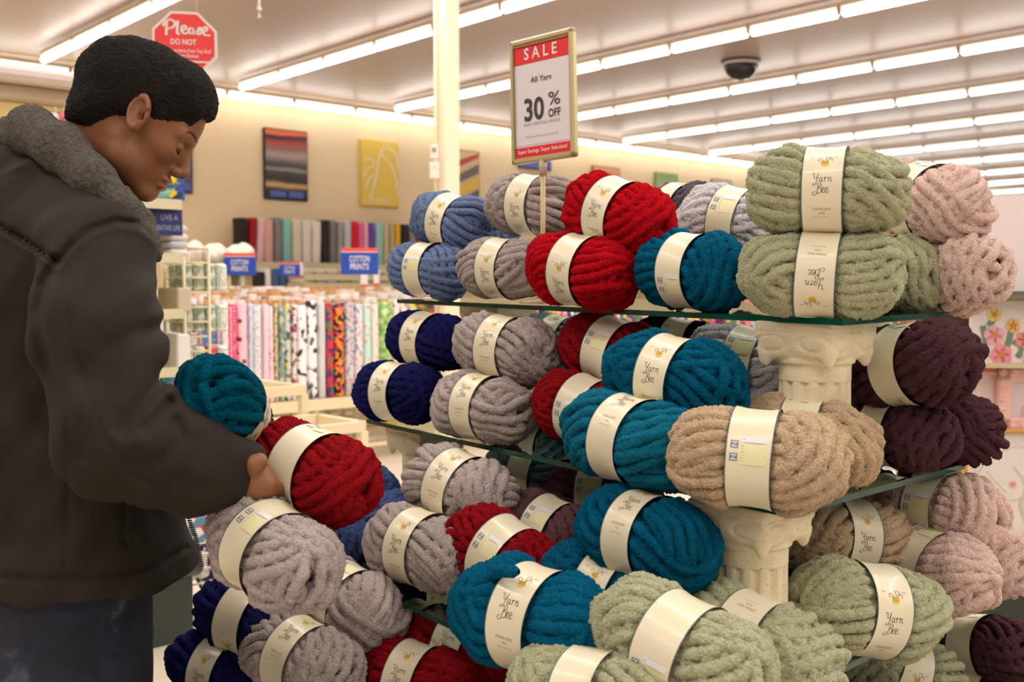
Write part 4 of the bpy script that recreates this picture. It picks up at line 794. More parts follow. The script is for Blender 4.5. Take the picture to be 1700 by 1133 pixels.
def bee_mesh():
    mb = MB(); c = (.002, .043)
    mb_v = [(c[0] + .0052 * math.cos(a) * 1.15, c[1] - .002 + .0052 * math.sin(a)) for a in np.linspace(0, 2 * math.pi, 16, endpoint=False)]; flat_add(mb, mb_v, [tuple(range(16))], 0, 0, .0005)
    for dz in (-.0015, .0015): v, f = ribbon([(c[0] - .0052, c[1] + dz), (c[0], c[1] + dz - .001), (c[0] + .0052, c[1] + dz)], .0010); flat_add(mb, v, f, 0, 1, .0007)
    for w_ in ([(c[0] - .001, c[1] + .002), (c[0] - .008, c[1] + .008), (c[0] - .010, c[1] + .003), (c[0] - .001, c[1] + .002)], [(c[0] + .002, c[1] + .003), (c[0] + .002, c[1] + .012), (c[0] + .008, c[1] + .010), (c[0] + .003, c[1] + .002)], [(c[0] + .004, c[1] + .004), (c[0] + .010, c[1] + .008), (c[0] + .011, c[1] + .002)]):
        v, f = ribbon(w_, .0008); flat_add(mb, v, f, 0, 1, .0004)
    return mb.mesh('bee_mark', [M_bee, M_ink])
def panel_mesh():
    mb = MB(); T = math.pi
    v, f = rect(-.012, -.022, .024, .006, 1, 6); flat_add(mb, v, f, T, 1, .0003); v, f = rect(-.011, .008, .024, .016, 1, 2); flat_add(mb, v, f, T, 4, .0003)
    for z in (.004, -.013):
        v, f = rect(-.0245, z - .005, -.0145, z + .005, 1, 2); flat_add(mb, v, f, T, 2, .0005); v, f = ribbon([(-.0225, z - .003), (-.0195, z), (-.0165, z + .003)], .0012); flat_add(mb, v, f, T, 4, .0007)
        v, f = rect(-.023, z - .0035, -.016, z + .0035, 1, 1); flat_add(mb, v, f, T, 4, .0006); v, f = rect(-.0215, z - .002, -.0175, z + .002, 1, 1); flat_add(mb, v, f, T, 2, .0007)
    for i in range(6): v, f = rect(-.010 + .001 * (i % 2), .002 - i * .004, .022 - .003 * (i % 3), .0027 - i * .004, 4, 1); flat_add(mb, v, f, T, 3, .0006)
    v, f = rect(-.009, .0115, .021, .0125, 4, 1); flat_add(mb, v, f, T, 3, .0006)
    return mb.mesh('care_panel', [M_ink, M_pale, M_icon, M_ink2, M_wash])
PR = {}; BEE = bee_mesh(); PAN = panel_mesh()
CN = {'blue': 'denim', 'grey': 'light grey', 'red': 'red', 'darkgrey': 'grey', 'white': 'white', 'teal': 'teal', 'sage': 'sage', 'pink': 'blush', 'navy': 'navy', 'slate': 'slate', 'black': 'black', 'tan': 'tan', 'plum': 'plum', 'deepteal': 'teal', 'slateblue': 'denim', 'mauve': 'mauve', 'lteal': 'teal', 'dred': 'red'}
def Rx(a): return Matrix.Rotation(math.radians(a), 3, 'X')
def Ry(a): return Matrix.Rotation(math.radians(a), 3, 'Y')
def Rz(a): return Matrix.Rotation(math.radians(a), 3, 'Z')
_n = 0
def skein(c, px, py, Y, rel, roll, spin, label, s=1., var=None, flip=False, z=None, group='skeins on the yarn display', sq=1.):
    """a skein centred where the pixel's sight line reaches distance Y (or height z); rel turns its near end to the right, roll tilts it, spin turns the band"""
    global _n
    p = PZ(px, py, z) if z is not None else P(px, py, Y); ray = (p - Vector((0, 0, HC))).normalized(); X = ray.cross(Vector((0, 0, 1))).normalized(); Zv = X.cross(ray)
    B = Matrix((X, ray, Zv)).transposed(); R = B @ Ry(roll) @ Rz(-rel)
    if flip: R = R @ Ry(180)
    var = (_n * 3) % 7 if var is None else var; yr = Rx((_n * 67) % 360); _n += 1
    t = thing('yarn_skein', label, 'yarn', p, 0, group); t.rotation_mode = 'QUATERNION'; t.rotation_quaternion = R.to_quaternion(); t.scale = (s, s, s * sq)
    y = link('yarn', YV[var], t); y.rotation_euler = (math.radians((_n * 67) % 360) if var != 7 else 0, 0, 0); y.material_slots[0].link = 'OBJECT'; y.material_slots[0].material = YM[c]
    l = link('paper_label', BAND, t); l.rotation_euler = (math.radians(spin), 0, 0)
    cn = CN[c]
    if cn not in PR: PR[cn] = print_mesh(cn)
    link('colour_name', PR[cn], l); link('brand_lettering', BRAND, l); link('price_print', PRICE, l); link('bee_mark', BEE, l); link('care_panel', PAN, l)
    return t
S = skein
# top shelf
S('blue', 753, 370, 2.60, 46, 14, 8, 'denim blue skein stacked topmost at the left end of the top glass shelf')
S('blue', 714, 449, 2.56, 46, 2, 165, 'denim blue skein lying on the left end of the top glass shelf', .97)
S('grey', 886, 341, 2.42, 40, 4, 18, 'light grey skein stacked behind the thin pole of the sale sign', 1.0)
S('grey', 838, 446, 2.33, 42, 4, 22, 'light grey skein lying on the top glass shelf between blue and red skeins', .97)
S('red', 1026, 357, 2.06, 42, 17, 8, 'bright red skein stacked on top beneath the right of the sale sign', 1.02)
S('red', 968, 450, 2.06, 43, 10, 38, 'bright red skein lying on the top shelf glass, its label low', 1.03)
S('darkgrey', 1132, 352, 2.42, 50, 5, 90, 'dark grey skein peeping out behind the upper red skein', .95)
S('darkgrey', 1120, 432, 2.40, 50, 5, 90, 'dark grey skein under the other dark grey one, mostly hidden behind red and teal', .95)
S('white', 1222, 368, 2.14, 30, 10, 150, 'white skein on top behind the upper sage skein')
S('white', 1210, 440, 2.22, 30, 6, 150, 'white skein lying behind the teal skein of the top shelf')
S('teal', 1152, 451, 1.90, 42, 4, 200, 'teal skein lying on the top glass shelf between red and sage', 1.0)
S('sage', 1372, 318, 1.66, 6, 1, -4, 'sage green skein stacked highest, Yarn Bee label upright', 1.0)
S('sage', 1361, 456, 1.66, 6, 4, 0, 'sage green skein lying on the shelf corner with its label upside down', 1.0, flip=True)
S('sage', 1478, 455, 1.92, 50, 0, 120, 'sage green skein behind the upside-down one, only its end showing')
S('pink', 1540, 336, 1.90, 52, 12, 100, 'blush pink skein stacked at the right top behind the sage skein', 1.02)
S('pink', 1572, 458, 1.88, 50, -4, 100, 'blush pink skein overhanging the right end of the top glass shelf', 1.02)
S('blue', 800, 400, 2.78, 40, 0, 120, 'denim blue skein in shade between the blue and grey stacks of the top shelf', .9)
# middle shelf
S('navy', 712, 566, 2.50, 48, 10, 0, 'navy skein stacked on another navy one at the left of the middle shelf', .98)
S('navy', 662, 651, 2.45, 46, 6, -4, 'navy skein lying on the left end of the middle glass shelf', 1.0)
S('grey', 840, 580, 2.23, 40, 8, -8, 'light grey skein stacked on the middle shelf right of the navy ones', 1.03)
S('grey', 801, 677, 2.17, 44, 10, -18, 'light grey skein lying on the middle shelf with thick crossing strands', 1.0)
S('slate', 932, 572, 2.52, 40, 8, -60, 'slate green skein stacked behind the grey skein of the middle shelf', 1.0)
S('slate', 905, 668, 2.46, 45, 8, 90, 'slate green skein lying between grey and red on the middle shelf', 1.0)
S('dred', 1020, 586, 2.10, 38, 18, 165, 'dark red skein stacked on the middle shelf behind the teal skein', 1.0)
S('dred', 975, 682, 2.02, 38, 20, 190, 'dark red skein lying on the middle shelf left of the light teal skein', .97)
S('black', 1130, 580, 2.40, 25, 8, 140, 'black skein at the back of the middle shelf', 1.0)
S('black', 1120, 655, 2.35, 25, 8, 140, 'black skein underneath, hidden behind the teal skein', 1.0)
S('white', 1246, 604, 2.0, 25, 10, 150, 'lavender white skein stacked left of the upper plaster column', 1.02)
S('white', 1220, 690, 2.0, 25, 8, 150, 'white skein lying behind the tan ones left of the column', 1.0)
S('teal', 1119, 629, 1.74, 34, 12, 6, 'teal skein stacked on top in the middle shelf, Yarn Bee label facing out', 1.03)
S('lteal', 1048, 731, 1.70, 42, 16, -48, 'light teal skein lying on the front edge of the middle glass shelf', 1.04)
S('tan', 1254, 761, 1.53, 8, 4, 170, 'pale tan skein lying at the front corner of the middle glass shelf', 1.06)
S('tan', 1332, 735, 1.70, 10, 4, 90, 'tan skein behind the pale tan one, leaning against the plaster column', 1.0)
S('plum', 1516, 606, 1.76, 46, -6, 95, 'plum skein stacked highest right of the upper plaster column', 1.02)
S('plum', 1490, 716, 1.82, 46, 10, 95, 'plum skein lying on the right side of the middle glass shelf', .95)
S('plum', 1578, 716, 1.96, 55, -6, 90, 'plum skein at the back right end of the middle shelf', .92)
S('plum', 1432, 640, 2.02, 40, 0, 90, 'plum skein in the shade just right of the upper column', 1.0)
# lowest glass shelf
S('grey', 763, 812, 2.08, 42, 24, -6, 'light grey skein stacked on the lowest glass shelf below the left column', 1.08)
S('grey', 700, 911, 2.0, 44, 18, 12, 'light grey skein lying on the left of the lowest glass shelf', 1.06)
S('slate', 888, 786, 2.36, 35, 14, 200, 'slate green skein seen beneath the middle glass behind the greys', 1.0)
S('slate', 860, 872, 2.32, 40, 8, 100, 'slate green skein low behind the stacked grey and red skeins', 1.0)
S('mauve', 1000, 822, 2.20, 25, 0, 160, 'mauve skein high under the middle glass, behind the teal one', 1.05)
S('mauve', 915, 884, 2.02, 36, 24, 160, 'mauve skein lying between the dark red and the stacked teal skeins', .98)
S('dred', 838, 925, 1.90, 34, 34, 178, 'dark red skein lying tilted on the lowest glass shelf', 1.03)
S('teal', 1072, 892, 1.62, 42, 14, -34, 'teal skein stacked left of the lower plaster column', 1.0)
S('teal', 1012, 985, 1.66, 30, 22, 22, 'teal skein lying beneath the stacked teal one', 1.0)
S('teal', 1150, 1000, 1.80, 40, 10, 90, 'teal skein in deep shade beside the lower plaster column', .98)
S('teal', 893, 1030, 1.50, 36, 16, 2, 'teal skein with a loose strand over its label, on the front edge of lowest shelf', 1.12, var=7)
S('sage', 1130, 1082, 1.36, 26, 24, 215, 'sage green skein at the bottom front, its label slanting across', 1.06)
S('sage', 1248, 1072, 1.52, 26, 20, 12, 'sage green skein right behind the bottom front one, label upside down', 1.08, flip=True)
S('sage', 985, 1165, 1.36, 30, 10, 60, 'sage green skein at the bottom edge left of the slanted label', 1.0)
S('tan', 1398, 892, 1.86, -38, 2, 10, 'tan skein standing right of the lower plaster column, under the glass', 1.04)
S('sage', 1437, 1012, 1.68, -36, 2, 20, 'sage green skein right of the lower column, label at its right side', 1.10)
S('pink', 1560, 846, 1.92, 36, 8, 175, 'blush pink skein stacked on the lowest glass shelf at right', 1.03)
S('pink', 1548, 942, 1.86, 42, 18, 120, 'blush pink skein lying on the right end of the lowest glass shelf', 1.03)
S('pink', 1630, 934, 1.97, 48, 4, 100, 'blush pink skein farthest right on the lowest glass shelf', .93)
S('slateblue', 590, 820, 2.36, 46, 6, 120, 'slate blue skein stacked just right of the held red skein', .92)
S('slateblue', 622, 872, 2.26, 46, -4, 120, 'slate blue skein lying left of the grey ones on the lowest glass shelf', .98)
S('slateblue', 548, 890, 2.24, 46, 6, 120, 'slate blue skein low between the held red and grey skeins', .92)
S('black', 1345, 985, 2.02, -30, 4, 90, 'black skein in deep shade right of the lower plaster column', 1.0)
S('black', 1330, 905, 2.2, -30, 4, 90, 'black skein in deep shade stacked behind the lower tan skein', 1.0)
# dark table under the shelves
S('navy', 421, 1031, 2.02, 40, 24, 90, 'navy skein stacked below the held grey skein', 1.10)
S('navy', 372, 1116, 2.02, 40, 24, 30, 'navy skein at the bottom left with a Yarn Bee label on its side', 1.02)
S('grey', 576, 1002, 2.0, 46, 30, 120, 'light grey skein stacked beneath the held grey skein', 1.08)
S('grey', 502, 1096, 1.90, 42, 30, -20, 'light grey skein at the bottom between navy and red skeins', 1.06)
S('grey', 648, 1052, 2.20, 50, 10, 120, 'light grey skein in the second row of the table, left of the red ones', .98)
S('dred', 768, 1078, 1.98, 28, 20, 4, 'dark red skein partly under the edge of the lowest glass shelf', 1.05)
S('dred', 690, 1132, 1.90, 30, 18, 4, 'dark red skein at the bottom edge beside the grey one', 1.02)
S('sage', 718, 1010, 2.34, 30, 10, 130, 'sage green skein seen dimly through the lowest glass', 1.0)
S('grey', 800, 990, 2.5, 30, 10, 130, 'grey skein seen dimly through the lowest glass, behind the dark red skein', 1.0)
S('sage', 1492, 1112, 1.98, -30, 16, 40, 'sage green skein at the bottom right under the lowest glass', 1.0)
S('plum', 1630, 1078, 2.05, 40, -2, 100, 'plum skein at the bottom right corner on the dark table', .98)
S('plum', 1640, 1160, 2.02, 40, 8, 100, 'plum skein at the very bottom right, under the other plum one', 1.0)

# sale sign
sg = thing('sale_sign', 'red and white SALE sign in a gold frame on a thin cream pole', 'sign', (0, 0, 0)); Ys = 2.265; base = P(901, 500, Ys)
zsh = 1.389; sg.location = (base.x, Ys, zsh)
a = P(901, 268, Ys); W_, H_ = 106 / F * Ys / math.cos(math.radians(42)) * .96, 206 / F * Ys
MB().tube([(0, 0, 0), (0, 0, a.z - zsh + .02)], .0052, 12).build('pole', mat('pole_cream', srgb(214, 194, 150), .4), sg, True); MB().lathe([(.05, 0), (.05, .006), (.012, .012), (.007, .03)], n=24).build('foot', mat('pole_cream', srgb(214, 194, 150)), sg, True)
MB().tube([(0, 0, a.z - zsh - .03), (0, 0, a.z - zsh + .004)], .0085, 12).build('clamp', mat('pole_cream2', srgb(206, 188, 150), .35), sg, True)
pan = bpy.data.objects.new('sign_panel', None)
def signpart(name, mb, m):
    rot = Matrix.Rotation(math.radians(-42), 4, 'Z') @ Matrix.Rotation(math.radians(-1.6), 4, 'Y'); off = Vector((0, 0, a.z - zsh + H_ / 2)); mb.v = [tuple(rot @ Vector(v) + off) for v in mb.v]
    return mb.build(name, m, sg)
fw = .0135; M_gold = mat('frame_brass', srgb(206, 188, 144), .35, .35)
q = MB()
for (cx, cz, w_, h_) in ((0, H_ / 2 - fw / 2, W_, fw), (0, -H_ / 2 + fw / 2, W_, fw), (-W_ / 2 + fw / 2, 0, fw, H_), (W_ / 2 - fw / 2, 0, fw, H_)): q.box((cx, 0, cz), (w_, .018, h_), bev=.004)
signpart('frame', q, M_gold)
q = MB(); iw = W_ - 2 * fw + .002
for (cx, cz, w_, h_) in ((0, H_ / 2 - fw * 1.2, iw, .003), (-iw / 2, 0, .003, H_ - 2 * fw),): q.box((cx, -.0075, cz), (w_, .003, h_))
signpart('frame_groove', q, mat('groove', srgb(150, 132, 92), .5))
ih = H_ - 2 * fw
signpart('poster', MB().box((0, 0, 0), (iw, .010, ih)), mat('poster_white', srgb(238, 228, 234), .35)); sr = mat('poster_red', srgb(238, 44, 48), .35)
fz = lambda f: ih / 2 - ih * f
signpart('red_band', MB().box((0, -.0055, fz(.086)), (iw, .001, ih * .172)), sr); signpart('red_band', MB().box((0, -.0055, fz(.958)), (iw, .001, ih * .084)), sr)
M_pl2 = mat('poster_letter', srgb(240, 232, 236), .35); M_pd = mat('poster_dark', srgb(70, 62, 62), .4); M_pg = mat('poster_grey', srgb(160, 152, 156), .4); y_ = -.0065
for nm_, m_, items in (('white_lettering', M_pl2, [('S A L E', 0, .088, .60, .105, .02)]), ('white_lettering', M_pl2, [('Super Savings, Super Selection!', 0, .957, .90, .045, .012)]), ('dark_lettering', M_pd, [('All Yarn', 0, .325, .38, .050, .008)]),
                      ('dark_lettering', M_pd, [('30', -.135, .585, .36, .205, .02), ('%', .235, .52, .21, .115, 0), ('OFF', .235, .645, .22, .072, .014)]), ('grey_lettering', M_pg, [('OUR EVERYDAY PRICES', 0, .715, .66, .024, 0)]), ('grey_lettering', M_pg, [('Every Yarn, Weight, Color and Size', 0, .828, .60, .022, 0)])):
    b = MB()
    for s_, x_, f_, w_, h_, bo in items: put_fit(b, s_, x_ * iw, fz(f_), w_ * iw, h_ * ih, y_, 0, bo)
    signpart(nm_, b, m_)
signpart('fine_line', MB().box((0, y_, fz(.9)), (iw * .96, .0005, ih * .002)), M_pg)
# ------------------------------------------------------------------ the shopper
man = thing('person', 'person in a dark brown jacket and jeans, head bowed, holding three skeins of yarn', 'person', (P(105, 900, 1.78).x, 1.78, 0))
def mlink(name, me, m_=None):
    o = link(name, me, man, (-man.location.x, -man.location.y, 0)); return o
PH, YH = math.radians(31), math.radians(13)
hf = np.array([math.cos(PH) * math.cos(YH), math.cos(PH) * math.sin(YH), -math.sin(PH)]); hl = np.array([-math.sin(YH), math.cos(YH), 0]); hu = np.cross(hf, hl)
HR = np.stack([hf, hl, hu]); HO = np.array(P(229, 182, 1.685)) + .078 * hl; HS = .945
def h2w(v): return HO + (np.asarray(v) * HS) @ HR
def w2h(p): return HR @ (np.asarray(p, float) - HO) / HS
def head_sdf(p):
    x, y, z = p; ay = np.abs(y); q = (x, ay, z)
    d = sell(p, (-.020, 0, .033), (.106, .075, .080))
    d = smin(d, sell(p, (.030, 0, .018), (.063, .062, .062)), .03)
    d = smin(d, sell(p, (.034, 0, -.040), (.053, .054, .066)), .03)
    d = smin(d, sell(q, (.052, .040, -.030), (.030, .022, .024)), .02)
    d = smin(d, scap(q, (-.008, .052, -.055), (.005, .048, -.082), .014, .014), .02)
    d = smin(d, scap(q, (.005, .050, -.084), (.066, .013, -.110), .016, .017), .02)
    d = smin(d, sell(q, (.020, .028, -.075), (.045, .034, .030)), .02)
    d = smin(d, sell(p, (.068, 0, -.108), (.021, .022, .018)), .012)
    d = smin(d, sell(p, (.058, 0, -.076), (.033, .033, .028)), .014)
    d = smin(d, scap(q, (.084, .010, .004), (.072, .048, .006), .010, .008), .014)      # brow
    d = smax(d, -sell(q, (.097, .033, -.014), (.020, .019, .012)), .010)                # socket
    d = smin(d, sell(q, (.0735, .032, -.0165), (.0150, .0160, .0130)), .002)             # lidded eye
    d = smax(d, -scap(q, (.090, .020, -.0235), (.080, .050, -.021), .0016, .0014), .002)
    d = smin(d, scap(p, (.087, 0, -.008), (.103, 0, -.044), .0085, .0105), .010)        # nose
    d = smin(d, sell(p, (.104, 0, -.050), (.0125, .0130, .0105)), .006)
    d = smin(d, sell(q, (.0925, .0135, -.054), (.0115, .0085, .0088)), .005)
    d = smax(d, -sell(q, (.098, .0075, -.0625), (.0060, .0040, .0045)), .002)
    d = smin(d, sell(p, (.0875, 0, -.0750), (.0105, .025, .0075)), .004)                # lips
    d = smin(d, sell(p, (.0855, 0, -.0885), (.0105, .022, .0085)), .004)
    d = smax(d, -scap(q, (.097, 0, -.0805), (.074, .026, -.0825), .0012, .0016), .0025)
    # ears
    a = math.radians(24); ca, sa = math.cos(a), math.sin(a); ex = x - .010; ey = ay - .0745; rx = ex * ca + ey * sa; ry = -ex * sa + ey * ca; rx = rx; t = math.radians(-10)
    gx = rx * math.cos(t) - (z + .002) * math.sin(t); gz = rx * math.sin(t) + (z + .002) * math.cos(t); gx = gx * (1 + 5 * np.clip(-gz, 0, .03))
    g = (gx, ry, gz)
    e = sell(g, (-.004, .006, 0), (.0185, .0075, .0315)); k = np.sqrt((gx + .004) ** 2 / .0185 ** 2 + gz ** 2 / .0315 ** 2)
    rim = np.sqrt(((k - .86) * .018) ** 2 + (ry - .0125) ** 2) - .0036; rim = np.maximum(rim, np.where((gx > .008) & (gz < .008), .004, -1))
    e = smax(e, -sell(g, (-.001, .0145, .001), (.0135, .0085, .0235)), .002); e = smin(e, rim, .002)
    e = smin(e, scap(g, (-.0065, .007, .012), (-.0075, .008, -.012), .0030, .0028), .004); e = smax(e, -sell(g, (.004, .009, -.004), (.0065, .010, .009)), .003)
    e = smin(e, sell(g, (.010, .006, -.002), (.004, .004, .006)), .003); e = smin(e, sell(g, (-.001, .007, -.026), (.0085, .0045, .0085)), .004)
    d = smin(d, e, .004)
    nb = w2h(P(112, 345, 1.775)); d = smin(d, scap(p, (-.052, 0, -.035), nb, .056, .066), .03)
    return d
X, Y_, Z, pp = grid((-.24, -.112, -.27), (.128, .112, .125), .0024)
d = head_sdf(pp); v, q = sn(d, X, Y_, Z); hv = h2w(v); hq = q
def body_sdf(p):
    T = lambda px, py, Y: tuple(P(px, py, Y)); cx, cy = man.location.x, man.location.y
    d = sell(p, (cx, cy, 1.22), (.105, .115, .30)); d = smin(d, scap(p, T(112, 345, 1.775), T(105, 400, 1.78), .064, .085), .04)
    d = smin(d, sell(p, (cx, cy, .95), (.10, .12, .12)), .05)
    for ch in (ARM_R, ARM_L): d = smin(d, chain(p, [(a, r * .45) for a, r in ch], .02), .02)
    for lg in (LEG_R, LEG_L): d = smin(d, chain(p, [(a, r * .66) for a, r in lg], .03), .03)
    return d
T3 = lambda px, py, Y: np.array(P(px, py, Y))
ARM_R = [(T3(160, 425, 1.585), .086), (T3(162, 560, 1.50), .087), (T3(192, 722, 1.45), .083), (T3(305, 772, 1.49), .066), (T3(404, 788, 1.56), .046)]
ml = np.array([man.location.x, man.location.y, 0]); tf = np.array([.906, .423, 0]); tl = np.array([-.423, .906, 0])
ARM_L = [(ml + tl * .19 + [0, 0, 1.45], .08), (ml + tl * .23 + tf * .08 + [0, 0, 1.18], .07), (np.array(P(262, 735, 1.86)), .052), (np.array(P(300, 715, 1.78)), .04)]
LEG_R = [(ml - tl * .09 + [0, 0, .93], .130), (ml - tl * .09 + tf * .01 + [0, 0, .80], .108), (ml - tl * .10 + tf * .02 + [0, 0, .48], .075), (ml - tl * .10 + [0, 0, .10], .058)]
LEG_L = [(ml + tl * .09 + [0, 0, .93], .130), (ml + tl * .10 + tf * .03 + [0, 0, .80], .105), (ml + tl * .11 + tf * .06 + [0, 0, .48], .075), (ml + tl * .11 + tf * .04 + [0, 0, .10], .058)]
b0 = (man.location.x - .45, 1.28, .03); b1 = (-.36, 2.3, 1.62); X, Y_, Z, pp = grid(b0, b1, .014); v, q = sn(body_sdf(pp), X, Y_, Z); bv, bq = v, q
def hand_sdf(p, side):
    if side == 'R':
        f = lambda px, py, Y: np.array(P(px, py, Y - .022)); wr = f(396, 790, 1.560)
        kn = [f(447, 806, 1.545), f(450, 815, 1.566), f(448, 824, 1.586), f(441, 831, 1.604)]; mid = [f(472, 818, 1.580), f(474, 828, 1.600), f(470, 837, 1.618), f(460, 843, 1.632)]; tip = [f(480, 828, 1.622), f(481, 838, 1.640), f(476, 846, 1.652), f(466, 850, 1.660)]
        d = smin(scap(p, wr, f(418, 800, 1.560), .028, .027), scap(p, f(412, 800, 1.55), kn[0], .022, .012), .02)
        for k_ in kn[1:]: d = smin(d, scap(p, f(414, 802, 1.562), k_, .022, .0125), .015)
        d = smin(d, sell(p, f(427, 806, 1.556), (.026, .031, .031)), .012)
        for i in range(4): d = smin(d, chain(p, [(kn[i], .0115), (mid[i], .0098), (tip[i], .0084)], .004), .005)
        d = smin(d, chain(p, [(f(411, 785, 1.540), .017), (f(421, 772, 1.528), .0130), (f(431, 766, 1.530), .0118)], .006), .009); return d
    f = lambda px, py, Y: np.array(P(px, py, Y)); wr = f(300, 715, 1.78); d = sell(p, f(300, 708, 1.735), (.030, .040, .022))
    d = smin(d, scap(p, wr, f(300, 708, 1.73), .026, .022), .015)
    for i in range(4): a_ = f(312 + i * 5, 706 + i * 9 - 10, 1.715); b_ = f(332 + i * 3, 712 + i * 9 - 10, 1.69); c_ = f(340 + i * 2, 724 + i * 9 - 10, 1.675); d = smin(d, chain(p, [(a_, .011), (b_, .0095), (c_, .0082)], .004), .006)
    d = smin(d, chain(p, [(f(292, 700, 1.73), .014), (f(284, 694, 1.70), .012), (f(283, 700, 1.675), .0105)], .005), .008); return d
parts_v = [hv, bv]; parts_q = [hq, bq]
for side, lo, hi in (('R', P(385, 870, 1.49), P(505, 745, 1.64)), ('L', P(262, 745, 1.64), P(360, 672, 1.82))):
    l0 = (min(lo.x, hi.x) - .02, lo.y - .02, min(lo.z, hi.z) - .02); l1 = (max(lo.x, hi.x) + .02, hi.y + .02, max(lo.z, hi.z) + .02); X, Y_, Z, pp = grid(l0, l1, .0022); v, q = sn(hand_sdf(pp, side), X, Y_, Z); parts_v.append(v); parts_q.append(q)
o_ = 0; qs = []
for v, q in zip(parts_v, parts_q): qs.append(q + o_); o_ += len(v)
def skinmat():
    m = mat('skin', srgb(138, 88, 57), .5, spec=.4, noise=.07, nscale=22, bump=.06, bscale=500); b = m.node_tree.nodes['Principled BSDF']
    b.inputs['Subsurface Weight'].default_value = .12; b.inputs['Subsurface Radius'].default_value = (.02, .007, .004); b.inputs['Subsurface Scale'].default_value = .3; return m
M_skin = skinmat(); M_lip = mat('lip', srgb(150, 88, 74), .4)
allv = np.concatenate(parts_v); allq = np.concatenate(qs)
cen = v_h = None; lq = w2h
fc = hv[hq].mean(1); loc = (fc - HO) @ HR.T; mi = np.zeros(len(allq), int)
lip = (np.abs(loc[:, 1]) < .023) & (loc[:, 0] > .083) & (((loc[:, 2] + .0745) / .0062) ** 2 < 1) | ((np.abs(loc[:, 1]) < .020) & (loc[:, 0] > .082) & (((loc[:, 2] + .087) / .0066) ** 2 < 1))
mi[:len(hq)][lip] = 1
mlink('body', npmesh('body', allv, allq, [M_skin, M_lip], True, mi))
# hair
hx = np.array([-.2, -.125, -.096, -.053, -.026, .008, .024, .051, .070, .0807, .088, .11]); hz = np.array([-.080, -.078, -.074, -.066, -.030, .004, -.004, -.010, .006, .022, .052, .062])
X, Y_, Z, pp = grid((-.16, -.105, -.10), (.115, .105, .14), .0026); x, y, z = pp
d = sell(pp, (-.022, 0, .036), (.117, .084, .090)); d = smin(d, sell(pp, (.040, 0, .062), (.057, .066, .052)), .03); d = smin(d, sell(pp, (.028, 0, .066), (.062, .064, .057)), .02); d = smin(d, sell(pp, (-.074, 0, -.034), (.044, .070, .058)), .03)
d += .0016 * np.sin(x * 640 + 2 * np.sin(y * 300)) * np.sin(y * 600) * np.sin(z * 620 + 2 * np.sin(x * 280)) + .002 * np.sin(x * 90 + 1) * np.sin(y * 80) * np.sin(z * 85)
cut = (np.interp(x, hx, hz) - z) * .8; d = smax(d, cut, .006); d = smax(d, -sell((x, np.abs(y), z), (.011, .092, -.006), (.0215, .024, .031)), .005); d = smax(d, -sell(pp, (-.020, 0, .028), (.099, .068, .072)), .004)
v, q = sn(d, X, Y_, Z); rg = np.random.RandomState(3); v = v + rg.normal(0, .0006, v.shape)
hm = mat('hair', srgb(24, 19, 17), .85, spec=.25, noise=.4, nscale=160, bump=1.0, bscale=330)
mlink('hair', npmesh('hair', h2w(v), q, hm))
def surfx(y, z):
    xs_ = np.linspace(.12, .03, 400); dd_ = head_sdf((xs_, np.full(400, y), np.full(400, z))); k_ = int(np.argmax(dd_ < 0)); return xs_[k_]
def onface(pts, r, lift=0.):
    out = []
    for (y, z), q_ in zip(pts, r): out += [((surfx(y, z) + lift, y, z), q_)]
    return out
X, Y_, Z, pp = grid((.04, -.066, -.04), (.115, .066, .03), .0014)
bz = [(.013, .010), (.022, .0145), (.032, .0175), (.042, .0165), (.052, .0105)]; d = None
for s_ in (-1, 1):
    c_ = chain(pp, onface([(s_ * y, z) for y, z in bz], [.0014, .0021, .0022, .0018, .0010], -.0002), .003); d = c_ if d is None else np.minimum(d, c_)
v, q = sn(d, X, Y_, Z); mlink('eyebrow', npmesh('eyebrow', h2w(v), q, mat('brow_hair', srgb(78, 52, 38), .9, noise=.3, nscale=300, bump=.8, bscale=500)))
d = None
for s_ in (-1, 1):
    c_ = chain(pp, onface([(s_ * y, z) for y, z in ((.019, -.0225), (.026, -.0250), (.033, -.0256), (.040, -.0245), (.047, -.0205))], [.0007, .0010, .0013, .0014, .0008], .0010), .002); d = c_ if d is None else np.minimum(d, c_)
v, q = sn(d, X, Y_, Z); mlink('eyelash', npmesh('eyelash', h2w(v), q, hm))

